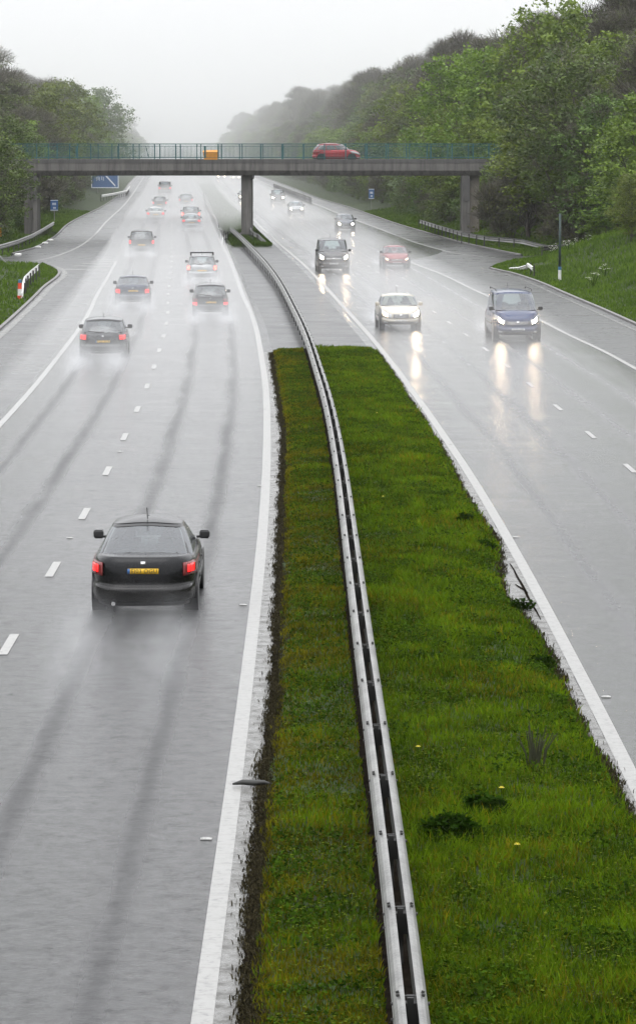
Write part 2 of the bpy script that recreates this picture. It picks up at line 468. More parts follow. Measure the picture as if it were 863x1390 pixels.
# concrete drainage margins beside the inner lines and mud at the turf edge
strip('margin_left', lambda Y: cl(Y) - .98, lambda Y: cl(Y) - .52, 15, 121.5, .008, M['paint_worn'], step=.6, nx=1, jag=.05)
strip('margin_right', lambda Y: cr(Y) + 3.30, lambda Y: cr(Y) + 3.82, 15, 122, .008, M['paint_worn'], step=.6, nx=1, jag=.08)

# ---- central reservation turf
medL = curve([(15, -.62), (39, -.70), (47, -.66), (57, -.72), (68, -.80), (81, -.90), (88, -.98), (96, -1.15), (110, -1.5), (121, -1.78)])
medR = curve([(15, 3.72), (40, 3.64), (43, 3.58), (51, 3.54), (53.5, 3.42), (55.5, 3.28), (59.6, 3.38), (63, 3.52), (67.4, 3.40), (72, 3.30), (82, 3.2), (89, 3.05), (100, 2.76), (107, 2.62), (122, 2.2)])
barrier_x = curve([(15, .77), (31, .77), (38, .73), (48, .66), (58, .60), (73, .50), (91, .27), (104, .0), (122, -.42), (142, -1.05), (169, -2.0), (198, -3.3), (223.5, -4.64), (250, -6.1), (268, -7.15)])
def median_z(x, Y):
    a, b = medL(Y), medR(Y); t = (x - a) / (b - a)
    e = min(x - a, b - x)
    return .02 + .10 * smooth(e / .35) + .07 * math.sin(math.pi * max(0, min(1, t))) + .03 * hnoise(x * 5, Y * 3)
def make_median():
    rows = []
    for Y in seq(15, 121, .8):
        a, b = medL(Y), medR(Y)
        rows.append([(a + (b - a) * k / 16, Y, median_z(a + (b - a) * k / 16, Y) if 0 < k < 16 else .0) for k in range(17)])
    e = rows[-1]; rows.append([(p[0], p[1] + .25, .0) for p in e])
    tag(MB().grid(rows).build('central_reservation_ground', M['median_ground'], smooth=True), kind='structure')
    strip('muddy_edge_left', lambda Y: medL(Y) - .02, lambda Y: medL(Y) + .2, 15, 121, .03, M['mud'], step=.07, jag=.06)
    strip('muddy_edge_right', lambda Y: medR(Y) - .2, lambda Y: medR(Y) - .02, 15, 121, .03, M['mud'], step=.07, jag=.06)
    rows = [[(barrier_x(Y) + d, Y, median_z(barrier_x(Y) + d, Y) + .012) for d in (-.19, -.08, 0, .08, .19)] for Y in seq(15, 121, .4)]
    tag(MB().grid(rows).build('soil_and_shade_under_barrier', M['mud']), kind='structure')  # dark strip: muddy soil plus painted shade of the gap between the rails
    # second turf area round the bridge pier and beyond
    rows = []
    for Y in seq(241, 1400, 2):
        a, b = cl(Y) - .55, cr(Y) + 3.3
        if Y < 246: a += .3; b -= .3
        rows.append([(a + (b - a) * k / 8, Y, .0 if k in (0, 8) or Y < 242 else .14 + .05 * math.sin(k * 2 + Y)) for k in range(9)])
    tag(MB().grid(rows).build('far_reservation_ground', M['verge'], smooth=True), kind='structure')
make_median()

# ---- painted lines
def line(name, f, w, y0, y1, z=.012, mat='paint', step=1.5, side=1):
    strip(name, (lambda Y: f(Y)) if side > 0 else (lambda Y: f(Y) - w), (lambda Y: f(Y) + w) if side > 0 else (lambda Y: f(Y)), y0, y1, z, M[mat], step=step)
line('edge_line_inner_left', L_IN, .20, 15, 900, mat='paint_ribbed')
line('edge_line_inner_right', R_IN, .20, 15, 900, mat='paint_ribbed', side=-1)
line('edge_line_outer_left', lambda Y: cl(Y) - 8.6, .18, 15, 213)
line('edge_line_outer_right', right_line, .18, 15, 214, side=-1)
line('slip_line_left', left_line2, .18, 206.5, 700)
line('slip_line_right', right_line2, .18, 219.6, 700, side=-1)
line('shoulder_margin_left', lambda Y: left_edge(Y) + .12, .30, 60, 203, mat='paint_worn')
line('shoulder_margin_right', lambda Y: right_edge(Y) - .55, .14, 60, 203, mat='paint_worn')
def dashes(name, f, w, start, n, length=2.1, pitch=9.0):
    m = MB()
    for i in range(n):
        y0 = start + pitch * i; pts = []
        for Y in (y0, y0 + length / 2, y0 + length): pts.append([(f(Y) - w / 2, Y, .012), (f(Y) + w / 2, Y, .012)])
        m.grid(pts)
    tag(m.build(name, M['paint']), kind='structure')
dashes('lane_line_left', lambda Y: cl(Y) - 4.87, .15, 49.6 - 27, 90)
dashes('lane_line_right', lambda Y: cr(Y) + 7.88 - .0 * Y, .13, 77.2 - 54, 90)
def hatch():
    m = MB()
    A = [ground(*p) for p in ((84, 366), (100, 361.5), (112, 358), (122, 355), (131, 352.5))]
    B = [ground(*p) for p in ((146, 367.5), (152, 362.5), (157, 358.5), (160, 355.5), (163, 352.8))]
    for (ax, ay), (bx, by) in zip(A, B):
        m.add([(ax, ay, .010), (bx, by, .010), (bx, by + .75, .010), (ax, ay + .75, .010)], [(0, 1, 2, 3)])
    tag(m.build('hatched_markings', M['paint']), kind='structure')
hatch()

# ---- kerbs (real step)
def kerb(name, f, y0, y1, side):
    rows = []
    for Y in seq(y0, y1, 3):
        x = f(Y)
        rows.append([(x, Y, -.02), (x, Y, .09), (x + side * .14, Y, .10), (x + side * .14, Y, -.02)])
    tag(MB().grid(rows).build(name, M['kerb']), kind='structure')
kerb('kerb_left', left_edge, 20, 204, -1); kerb('kerb_right', right_edge, 20, 201, 1)
kerb('kerb_far_left', left_edge, 226, 700, -1); kerb('kerb_far_right', right_edge, 224, 700, 1)

# ------------------------------------------------------------------ grass (stuff)
def blades(name, X, Y, Z, hgt, wid, mat, tone, lean=.5):
    n = len(X); ang = rng.uniform(0, 2 * np.pi, n); la = rng.uniform(0, 2 * np.pi, n)
    dx, dy = np.cos(ang) * wid / 2, np.sin(ang) * wid / 2
    lx, ly = np.cos(la) * hgt * lean * rng.uniform(.2, 1, n), np.sin(la) * hgt * lean * rng.uniform(.2, 1, n)
    V = np.empty((n, 5, 3))
    V[:, 0] = np.c_[X - dx, Y - dy, Z - .02]; V[:, 1] = np.c_[X + dx, Y + dy, Z - .02]
    V[:, 2] = np.c_[X + dx * .8 + lx * .35, Y + dy * .8 + ly * .35, Z + hgt * .6]
    V[:, 3] = np.c_[X - dx * .8 + lx * .35, Y - dy * .8 + ly * .35, Z + hgt * .6]
    V[:, 4] = np.c_[X + lx, Y + ly, Z + hgt]
    b = np.arange(n)[:, None] * 5
    q = np.concatenate([b + [0, 1, 2, 3], b + [3, 2, 4, 4]])
    # quads + (triangle as its own pass)
    F3 = np.concatenate([b + [0, 1, 2], b + [0, 2, 3], b + [3, 2, 4]])
    return np_mesh(name, V.reshape(-1, 3), F3, mat, attr=np.repeat(tone, 5))
def vn(x, y, s, seed):
    """cheap smooth value noise 0..1"""
    r = np.random.default_rng(seed); tab = r.random((64, 64)); u, v = x * s, y * s
    i, j = np.floor(u).astype(int), np.floor(v).astype(int); fu, fv = u - i, v - j
    fu = fu * fu * (3 - 2 * fu); fv = fv * fv * (3 - 2 * fv)
    g = lambda a, b: tab[a % 64, b % 64]
    return (g(i, j) * (1 - fu) + g(i + 1, j) * fu) * (1 - fv) + (g(i, j + 1) * (1 - fu) + g(i + 1, j + 1) * fu) * fv
def median_grass():
    n = 330000
    Y = 24 + (121.2 - 24) * rng.random(n) ** 1.9
    t = rng.random(n)
    A = np.array([medL(y) for y in np.linspace(15, 125, 300)]); Bq = np.array([medR(y) for y in np.linspace(15, 125, 300)]); C = np.array([barrier_x(y) for y in np.linspace(15, 125, 300)])
    yy = np.linspace(15, 125, 300); a, b, c = np.interp(Y, yy, A), np.interp(Y, yy, Bq), np.interp(Y, yy, C)
    X = a + .10 + (b - a - .14) * t + rng.normal(0, .05, n)
    # bare and thin places, and nothing right under the barrier
    thin = vn(X, Y, 2.1, 3) * .6 + vn(X, Y, 6.0, 4) * .4
    keep = (rng.random(n) < .35 + thin) & (X > a + .03 + .12 * vn(Y, Y * 0, 2.3, 5)) & (np.abs(X - c) > .17)
    X, Y, a, b, c = X[keep], Y[keep], a[keep], b[keep], c[keep]
    Z = np.array([median_z(x, y) for x, y in zip(X, Y)])
    right = X > c
    lush = vn(X, Y, .55, 8) * .6 + vn(X, Y, 1.7, 9) * .4
    hgt = np.where(right, .045 + .11 * lush, .03 + .06 * lush) * rng.uniform(.6, 1.35, len(X))
    wid = np.clip(.011 * Y / 35, .010, .030) * rng.uniform(.8, 1.8, len(X))
    clump = vn(X, Y, 3.3, 15) * .55 + vn(X, Y, .9, 11) * .45
    hgt *= .35 + 1.25 * clump
    tone = np.clip(-.22 + 1.15 * clump + .6 * (rng.random(len(X)) - .35) + np.where(right, .04, -.04), 0, 1)
    yel = (~right & (rng.random(len(X)) < .30 + 1.3 * np.clip(vn(X, Y, .9, 12) - .42, 0, 1) + .5 * np.exp(-((X - a) / .35) ** 2)))
    yel |= right & (rng.random(len(X)) < .10 + .9 * np.clip(vn(X, Y, .8, 13) - .6, 0, 1))
    for nm, msk, mt in (('grass', ~yel, 'grass_blade'), ('moss', yel, 'grass_yellow')):
        o = blades(nm, X[msk], Y[msk], Z[msk], hgt[msk], wid[msk], M[mt], tone[msk], .8)
        tag(o, {'grass': 'short wet green grass covering the central reservation', 'moss': 'yellowish moss and thin grass along the left part of the central reservation'}[nm], nm, kind='stuff')
    # dead, muddy fringe on both sides
    k = 90000
    Y3 = 24 + (121 - 24) * rng.random(k) ** 1.7; a3, b3 = np.interp(Y3, yy, A), np.interp(Y3, yy, Bq); lft = rng.random(k) < .6
    wv = .07 * (vn(Y3, Y3 * 0, 1.1, 41) - .5) + .06 * (vn(Y3, Y3 * 0, 4.3, 42) - .5)
    X3 = np.where(lft, a3 + .06 + wv + rng.normal(0, .065, k), b3 - .03 - wv + rng.normal(0, .055, k))
    Z3 = np.array([max(.02, median_z(x, y)) for x, y in zip(X3, Y3)])
    tag(blades('dead_grass', X3, Y3, Z3, rng.uniform(.015, .05, k), rng.uniform(.006, .02, k), M['dead_blade'], rng.random(k), 1.2), 'muddy dead grass fringe along both edges of the central reservation', 'dead grass', kind='stuff')
    # broad leaved clover patches
    k = 90000
    Y2 = 24 + (119 - 24) * rng.random(k) ** 1.9; a2, b2, c2 = np.interp(Y2, yy, A), np.interp(Y2, yy, Bq), np.interp(Y2, yy, C)
    X2 = a2 + .25 + (b2 - a2 - .4) * rng.random(k)
    kp = (vn(X2, Y2, .8, 21) * .5 + vn(X2, Y2, 3.5, 22) * .5 > .22 + .45 * rng.random(k)) & (np.abs(X2 - c2) > .22); X2, Y2 = X2[kp], Y2[kp]
    Z2 = np.array([median_z(x, y) for x, y in zip(X2, Y2)]) + rng.uniform(.03, .12, len(X2))
    s = rng.uniform(.007, .015, len(X2)); an = rng.uniform(0, 6.28, len(X2))
    V = np.empty((len(X2), 4, 3))
    for q, (p0, p1) in enumerate(((-1, -1), (1, -1), (1, 1), (-1, 1))):
        V[:, q] = np.c_[X2 + s * (p0 * np.cos(an) - p1 * np.sin(an)), Y2 + s * (p0 * np.sin(an) + p1 * np.cos(an)), Z2 + s * rng.uniform(-.5, .5, len(X2))]
    Fq = np.arange(len(X2) * 4).reshape(-1, 4)
    tag(np_mesh('clover', V.reshape(-1, 3), Fq, M['clover'], attr=np.repeat(rng.uniform(0, 1, len(X2)) ** 1.6, 4)), 'low clover leaves spread among the grass of the central reservation', 'clover', kind='stuff')
median_grass()

def ground_weeds():
    k = 120000; yy = np.linspace(15, 125, 300)
    A = np.array([medL(y) for y in yy]); Bq = np.array([medR(y) for y in yy]); C = np.array([barrier_x(y) for y in yy])
    Y = 24 + 95 * rng.random(k) ** 1.8; a, b, c = np.interp(Y, yy, A), np.interp(Y, yy, Bq), np.interp(Y, yy, C)
    X = a + .2 + (b - a - .3) * rng.random(k)
    f = vn(X, Y, 1.3, 51) * .55 + vn(X, Y, 4.2, 52) * .45 + .10 * np.exp(-((b - X) / .4) ** 2)
    kp = (f > .50 + .16 * (rng.random(k) - .5)) & (np.abs(X - c) > .22); X, Y, f = X[kp], Y[kp], f[kp]; n = len(X)
    Z = np.array([median_z(x, y) for x, y in zip(X, Y)]) + rng.uniform(.02, .17, n) * np.clip((f - .5) * 6, .3, 1)
    P = np.c_[X, Y, Z]; u = rng.normal(size=(n, 3)); u[:, 2] *= .6; u /= np.linalg.norm(u, axis=1)[:, None]
    v = rng.normal(size=(n, 3)); v -= (v * u).sum(1)[:, None] * u; v /= np.linalg.norm(v, axis=1)[:, None]; sz = rng.uniform(.015, .04, n)[:, None]
    V = np.empty((n, 4, 3)); V[:, 0] = P - u * sz; V[:, 1] = P + v * sz * .5; V[:, 2] = P + u * sz; V[:, 3] = P - v * sz * .5
    tag(np_mesh('ground_weeds', V.reshape(-1, 3), np.arange(n * 4).reshape(-1, 4), M['weed'], attr=np.repeat(rng.random(n), 4)), 'dark green broad leaved weeds growing in patches through the reservation grass', 'weeds', kind='stuff')
ground_weeds()

def verge_grass():
    n = 230000
    Y = 75 + 285 * rng.random(n) ** 1.2
    side = rng.random(n) < .4
    yy = np.linspace(60, 400, 500)
    le, re = np.interp(Y, yy, [left_edge(y) for y in yy]), np.interp(Y, yy, [right_edge(y) for y in yy])
    d = .15 + 13 * rng.random(n) ** 1.3
    X = np.where(side, le - d, re + d)
    lim = np.abs(X) < Y * .1 + 6
    X, Y, d, side = X[lim], Y[lim], d[lim], side[lim]
    Z = np.array([terrain(x, y) for x, y in zip(X, Y)]); ok = Z > -.02
    X, Y, Z, d = X[ok], Y[ok], Z[ok], d[ok]
    big = vn(X, Y, .45, 31)
    hgt = (.08 + .30 * big * np.clip(d / 3, .2, 1)) * rng.uniform(.6, 1.4, len(X)); wid = rng.uniform(.03, .07, len(X)) * np.clip(Y / 170, .8, 2)
    tone = np.clip(.2 + .75 * rng.random(len(X)) * (.5 + vn(X, Y, .8, 33)), 0, 1)
    tag(blades('verge_grass', X, Y, Z, hgt, wid, M['verge_blade'], tone, .7), 'rough green grass on the banks beside the motorway', 'grass', kind='stuff')
    # turf round the pier
    n = 26000; Y = 242 + 330 * rng.random(n) ** 1.6
    A = np.array([cl(y) - .4 for y in Y]); B = np.array([cr(y) + 3.1 for y in Y]); X = A + (B - A) * rng.random(n)
    tag(blades('pier_grass', X, Y, np.full(n, .1), rng.uniform(.08, .25, n), rng.uniform(.04, .08, n), M['verge_blade'], rng.random(n) * .8, .7), 'green grass in the central reservation around the bridge pier', 'grass', kind='stuff')
verge_grass()

# tall weeds, seed stalks and flowers on the reservation
def weed(name, x, y, h, n, spread, mat, label, cat, group=None, leafy=True, z=None):
    r = empty(name, (x, y, median_z(x, y) if z is None else z)); tag(r, label, cat, group)
    m = MB(); lv = MB()
    for i in range(n):
        a = random.uniform(0, 6.28); s = random.uniform(.2, 1) * spread; hh = h * random.uniform(.6, 1)
        if leafy: hh *= 1.15 - .7 * (s / spread) ** 2
        o_ = .85 if leafy else .35; j = (random.uniform(-.06, .06), random.uniform(-.06, .06))
        p = [(math.cos(a) * s * o_, math.sin(a) * s * o_, 0), (math.cos(a) * s * (o_ + .1) + j[0] * .5, math.sin(a) * s * (o_ + .1) + j[1] * .5, hh * .55), (math.cos(a) * s * (1 if leafy else .8) + j[0], math.sin(a) * s * (1 if leafy else .8) + j[1], hh)]
        m.tube(p, [.010, .008, .006], 5)
        for k in range(5 if leafy else 2):
            t = random.uniform(.25, 1); q = Vector(p[1]).lerp(Vector(p[2]), t) if t > .5 else Vector(p[0]).lerp(Vector(p[1]), t * 2)
            b = random.uniform(0, 6.28); L = random.uniform(.04, .10) if leafy else .03; w = L * .35
            d = Vector((math.cos(b), math.sin(b), random.uniform(-.1, .6))) * L; c = Vector((-math.sin(b), math.cos(b), 0)) * w
            lv.add([q, q + d * .5 + c, q + d, q + d * .5 - c], [(0, 1, 2, 3)])
    m.build('stems', M[mat], r); lv.build('leaves', M['weed'] if leafy else M[mat], r)
    return r
gx, gy = ground(724, 1052, .1)
weed('seed_plant', gx, gy, .58, 24, .34, 'seed_stalk', 'dark seeding dock plant with upright stalks on the right of the reservation grass', 'weed', leafy=False)
for px, py, sz, lab in ((655, 1120, .20, 'dark green nettle clump in the grass near the yellow flower'), (615, 1150, .22, 'dark green nettle clump between the barrier and the bare seed plant, lowest one'), (500, 930, .0, '')):
    if sz: weed('nettle_clump', *ground(px, py, .1), sz + .04, 170, .36, 'weed', lab, 'weed', 'nettle clumps')
for px, py, lab in ((716, 820, 'bushy dark weed leaning over the right margin, nearest of the edge weeds'), (668, 745, 'bushy dark weed leaning over the right margin, middle one of the edge weeds'),
                    (640, 712, 'bushy dark weed leaning over the right margin, farthest of the edge weeds'), (745, 905, 'dark green weed clump beside the widest pale margin patch')):
    weed('edge_weed', *ground(px - 9, py, .1), .17, 45, .20, 'grass_blade', lab, 'weed', 'weeds at the reservation edge')
def flower(x, y, label):
    r = empty('dandelion', (x, y, median_z(x, y))); tag(r, label, 'flower', 'yellow dandelions')
    MB().tube([(0, 0, 0), (.01, 0, .16)], .004, 5).build('stem', M['weed'], r)
    m = MB()
    for ring, (rr, zz) in enumerate(((.035, .165), (.02, .178))):
        for k in range(12):
            a = k * math.pi / 6 + ring * .2; b = a + .24
            m.add([(.01, 0, .16), (.01 + rr * math.cos(a), rr * math.sin(a), zz), (.01 + rr * math.cos(b), rr * math.sin(b), zz)], [(0, 1, 2)])
    m.build('petals', M['petal_yellow'], r)
for px, py, lab in ((679, 1091, 'large yellow dandelion alone in the grass below the seeding dock'), (511, 569, 'yellow dandelion nearest the far end of the reservation grass'), (700, 1170, 'small yellow flower low in the foreground grass'),
                    (566, 1034, 'single yellow flower right of the barrier halfway down the grass'), (519, 686, 'yellow flower just right of the barrier beside brown grass')):
    flower(*ground(px, py, .15), lab)

# ------------------------------------------------------------------ central crash barrier
W_PROFILE = [(0, .42), (.0, .45), (.045, .485), (.08, .53), (.045, .565), (.012, .59), (.012, .61), (.05, .632), (.086, .655), (.078, .69), (.052, .725), (.02, .743), (-.012, .745)]
def w_rail(m, f, y0, y1, off, side, zs=1.0, zadd=0.0, step=2.0, closed_end=True):
    rows = []
    for Y in seq(y0, y1, step):
        x = f(Y) + off
        rows.append([(x + side * dx, Y, dz * zs + zadd) for dx, dz in W_PROFILE])
    if side > 0: rows = [r[::-1] for r in rows]
    m.grid(rows)
    for r in (rows[0], rows[-1]): pass
def solidify(o, t=.006):
    md = o.modifiers.new('thickness', 'SOLIDIFY'); md.thickness = t; md.offset = 0
def central_barrier():
    r = empty('crash_barrier', (0, 0, 0)); tag(r, 'long double sided galvanised steel crash barrier curving along the middle of the reservation', 'barrier')
    for s in (-1, 1):
        m = MB(); w_rail(m, barrier_x, 15, 268, s * .062, s)
        o = m.build('rail', M['galv'], r, smooth=False); solidify(o)
        o['label'] = 'pale corrugated rail facing the %s carriageway' % ('left' if s < 0 else 'right')
    Y = 17.2; k = 0
    while Y < 266 and k < 98:
        x = barrier_x(Y); b = MB()
        b.box((x, Y, .33), (.055, .11, .80)); b.box((x, Y, .58), (.145, .09, .20)); b.box((x, Y, .735), (.15, .02, .008))
        for s in (-1, 1):
            for dz in (.525, .665): b.tube([(x + s * .12, Y, dz), (x + s * .165, Y, dz)], .016, 6)
            for dy in (-.05, .05): b.tube([(x + s * .105, Y + dy, .742), (x + s * .112, Y + dy, .764)], .015, 6)
        b.build('post', M['dark_steel'], r)
        Y += 3.2; k += 1
central_barrier()
def simple_barrier(name, pts, label, group=None, mat='galv', z=None, side=-1, posts=3.2, ztop=1.0, ramp=None):
    """single sided rail along ground points; ramp = 'start'/'end' lowers that end"""
    cx, cy = pts[0][:2]; r = empty(name, (0, 0, 0)); tag(r, label, 'barrier', group)
    P = [];
    for (x0, y0), (x1, y1) in zip(pts[:-1], pts[1:]):
        n = max(1, int(math.hypot(x1 - x0, y1 - y0) / 1.6))
        P += [(x0 + (x1 - x0) * i / n, y0 + (y1 - y0) * i / n) for i in range(n)]
    P.append(pts[-1]); rows = []; acc = 0; last = -9; N = len(P); posts_l = []
    tot = sum(math.dist(P[i], P[i + 1]) for i in range(N - 1))
    for i, (x, y) in enumerate(P):
        a, b = P[max(0, i - 1)], P[min(N - 1, i + 1)]; dx, dy = b[0] - a[0], b[1] - a[1]; L = math.hypot(dx, dy) or 1
        nx, ny = -dy / L * side, dx / L * side
        if i: acc += math.dist(P[i - 1], P[i])
        g = terrain(x, y) if z is None else z
        if g < 0: g = 0
        q = 1.0
        if ramp == 'start': q = smooth(acc / 5)
        if ramp == 'end': q = smooth((tot - acc) / 5)
        g -= (1 - q) * .45
        rows.append([(x + nx * px, y + ny * px, g + pz * ztop) for px, pz in W_PROFILE])
        if acc - last >= posts and q > .5: posts_l.append((x - nx * .06, y - ny * .06, g)); last = acc
    if side < 0: rows = [q[::-1] for q in rows]
    o = MB().grid(rows).build('rail', M[mat], r, smooth=True); solidify(o, .01)
    for x, y, g in posts_l: MB().box((x, y, g + .3), (.08, .08, .8)).build('post', M['dark_steel'], r)
    return r
# rails that split round the pier and run on beyond it
simple_barrier('crash_barrier', [(-7.5, 258), (-8.15, 266), (-8.6, 280), (-9.4, 300), (-11.3, 340), (-13.2, 380), (-15.5, 440)], 'faint crash barrier passing on the left of the middle pier into the mist', 'barriers of the central reservation', z=.05, side=1)
simple_barrier('crash_barrier', [(-4.0, 246.5), (-4.9, 252), (-5.4, 260), (-5.6, 272)], 'short crash barrier curving past the right side of the middle pier', 'barriers of the central reservation', z=.05, side=-1, ramp='start')
simple_barrier('crash_barrier', [(-7.35, 248), (-7.3, 253), (-7.2, 258)], 'low white barrier end left of the middle pier base', 'barriers of the central reservation', z=.0, side=1, mat='white_metal', ramp='start', ztop=.6)
# verge barriers
def gp(px, py, z=.72): return ground(px, py, z)
simple_barrier('verge_barrier', [gp(-12, 338), gp(5, 333.5), gp(24, 328), gp(44, 320), gp(60, 311), gp(73, 303)], 'long pale verge barrier passing in front of the left bridge pier', 'verge barriers', z=.10, side=-1)
simple_barrier('verge_barrier', [gp(569, 300), gp(591, 307), gp(627, 317.5), gp(658, 323), (14.6, 232.5), (16.8, 228.5)], 'long pale verge barrier at the right bridge pier', 'verge barriers', z=.12, side=1, ramp='end')
simple_barrier('verge_barrier', [gp(31, 389), gp(35, 378), gp(44, 369), gp(54, 361)], 'short bent white barrier beside the red and white bollard', 'verge barriers', z=.10, side=1, mat='white_metal', ramp='start')
simple_barrier('verge_barrier', [gp(-10, 349, .6), gp(0, 349.5, .6), gp(10, 352, .6), gp(24, 359, .3)], 'dark short barrier end at the left frame edge by the slip road', 'verge barriers', z=.05, side=-1, mat='dark_steel', ramp='end')
simple_barrier('verge_barrier', [gp(736, 345, .5), gp(764, 343, .5), gp(802, 341, .5), gp(840, 339.5, .5)], 'dark low rail running behind the slender green pole', 'verge barriers', z=.30, side=-1, mat='dark_steel')
simple_barrier('verge_barrier', [gp(692, 357, .5), gp(704, 358, .5), gp(714, 361.5, .4), gp(723, 371, .3)], 'low broken white barrier end in the grass right of the road opening', 'verge barriers', z=.08, side=-1, mat='white_metal', ramp='start', ztop=.8)
simple_barrier('verge_barrier', [gp(138, 267.5), gp(156, 264.5), gp(172, 261), gp(176, 255)], 'pale far barrier under the large blue sign', 'verge barriers', z=.25, side=-1, mat='white_metal')
simple_barrier('verge_barrier', [gp(372, 250), gp(396, 259), gp(424, 269)], 'faint pale far barrier on the right verge in the mist', 'verge barriers', z=.10, side=1, mat='white_metal')

# ------------------------------------------------------------------ bridge
BY, BW = 265.0, 9.5
S = F / BY
def bx(px): return (px - 431.5) / S
def bridge():
    r = empty('overbridge', (0, BY, 0)); tag(r, 'grey concrete road overbridge with teal railings crossing both carriageways', 'bridge')
    x0, x1 = -46, 34; L = x1 - x0; cx = (x0 + x1) / 2
    m = MB()
    # deck with sloping fascia and a drip groove
    prof = [(0.30, 5.04), (0.24, 5.09), (0.02, 5.42), (0.0, 5.46), (0.0, 6.02), (.10, 6.06), (.10, 6.34), (.42, 6.34), (.42, 6.16), (BW - .42, 6.16), (BW - .42, 6.34), (BW - .1, 6.34), (BW - .1, 6.06), (BW, 6.02), (BW, 5.34), (BW - .1, 5.30), (BW - .16, 5.04)]
    rows = [[(x0 + L * i / 40, y, z) for y, z in prof + [prof[0]]] for i in range(41)]
    m.grid(rows); d = m.build('deck', M['concrete'], r)
    f = MB(); f.box((cx, .05, 6.20), (L, .098, .27)); f.build('parapet_plinth_shade', M['concrete_dark'], r)  # plinth band in darker concrete, the recess shadow put into its colour
    soff = MB()
    for px in range(-14, 12, 1): pass
    # piers: each a column, a slimmer fin on the road side and a crosshead
    for k, (pa, pb, fa, fb) in enumerate(((33, 46.5, 46.8, 52), (327.5, 342, None, None), (637, 650, 626, 636.4))):
        xa, xb = bx(pa), bx(pb); p = MB()
        nseg = 6
        p.box(((xa + xb) / 2, 3.2, 2.42), (xb - xa, 4.6, 5.23))
        o = p.build('pier', M['concrete_warm' if k == 2 else 'concrete'], r)
        bv = o.modifiers.new('edge', 'BEVEL'); bv.width = .05; bv.segments = 2
        if fa:
            xa, xb = bx(fa), bx(fb); q = MB()
            q.box(((xa + xb) / 2, -.6 + 2.2, 2.42), (xb - xa, 3.2, 5.23)); q.build('pier_fin', M['concrete'], o)
            c = MB(); c.box(((xa + xb) / 2, -.02 - .03, 4.0), ((xb - xa) * .9, .08, 2.0)); c.build('dark_panel', M['concrete_dark'], o)
            MB().box(((xa + xb) / 2, .2 + 1.2, .25), (xb - xa + .25, 3.6, .5)).build('plinth', M['concrete'], o)
        else:
            MB().box(((xa + xb) / 2, 3.2, .12), (xb - xa + .3, 4.9, .34)).build('plinth', M['concrete'], o)
    for k, px in enumerate((40, 334.7, 641)):
        MB().box((bx(px) - 1.3, -.004, 5.72), (.04, .01, .56)).build('expansion_joint', M['concrete_dark'], d)
        MB().tube([(bx(px) + (.6 if k < 2 else -.35), .22, 5.1), (bx(px) + (.6 if k < 2 else -.35), .22, 4.85), (bx(px) + (.35 if k < 2 else -.1), .86, 4.7)], .05, 8).build('drain_pipe', M['dark_steel'], d)
    # near and far railings
    for yy in (.26, BW - .26):
        rl = MB(); zt = 7.60
        for z, hh in ((zt, .06), (zt - .17, .035), (6.48, .04)): rl.box((cx, yy, z), (L, .05, hh))
        n = int(L / .11)
        for i in range(n): rl.box((x0 + i * .11, yy, 6.95), (.018, .018, .92))
        rail = rl.build('railing', M['rail_paint'], r)
        x = bx(46) - 1.77 * 10; k = 0
        while x < x1 and k < 46:
            if x > x0:
                p = MB().box((x, yy, 6.98), (.085, .07, 1.27)); p.build('railing_post', M['rail_paint'], rail)
            x += 1.727; k += 1
        if yy < 1:
            b = MB(); b.tube([(bx(199), yy + .05, 7.45), (bx(203), yy + .05, 6.5)], .03, 6); b.build('brace', M['rail_paint'], rail)
            for px in (106, 162, 222 + 57): MB().box((bx(px), yy + .02, 6.95), (.16, .05, 1.0)).build('joint_plate', M['rail_paint'], rail)
    return r
bridge()
def grit_bin():
    x = bx(285.5); r = empty('grit_bin', (x, BY + 2.4, 6.16)); tag(r, 'orange grit bin standing behind the bridge railing', 'bin')
    m = MB()
    a = [(-.52, -.35), (.52, -.35), (.52, .35), (-.52, .35)]; b = [(-.62, -.42), (.62, -.42), (.62, .42), (-.62, .42)]
    m.add([(x, y, 0) for x, y in a] + [(x, y, .78) for x, y in b], [(3, 2, 1, 0), (0, 1, 5, 4), (1, 2, 6, 5), (2, 3, 7, 6), (3, 0, 4, 7), (4, 5, 6, 7)])
    m.build('body', M['orange'], r)
    l = MB(); l.add([(-.68, -.46, .78), (.68, -.46, .78), (.68, .46, .78), (-.68, .46, .78), (-.6, -.2, .93), (.62, -.2, .96), (.62, .2, .96), (-.6, .2, .93)],
                    [(3, 2, 1, 0), (4, 5, 6, 7), (0, 1, 5, 4), (1, 2, 6, 5), (2, 3, 7, 6), (3, 0, 4, 7)]); l.build('lid', M['orange'], r)
grit_bin()

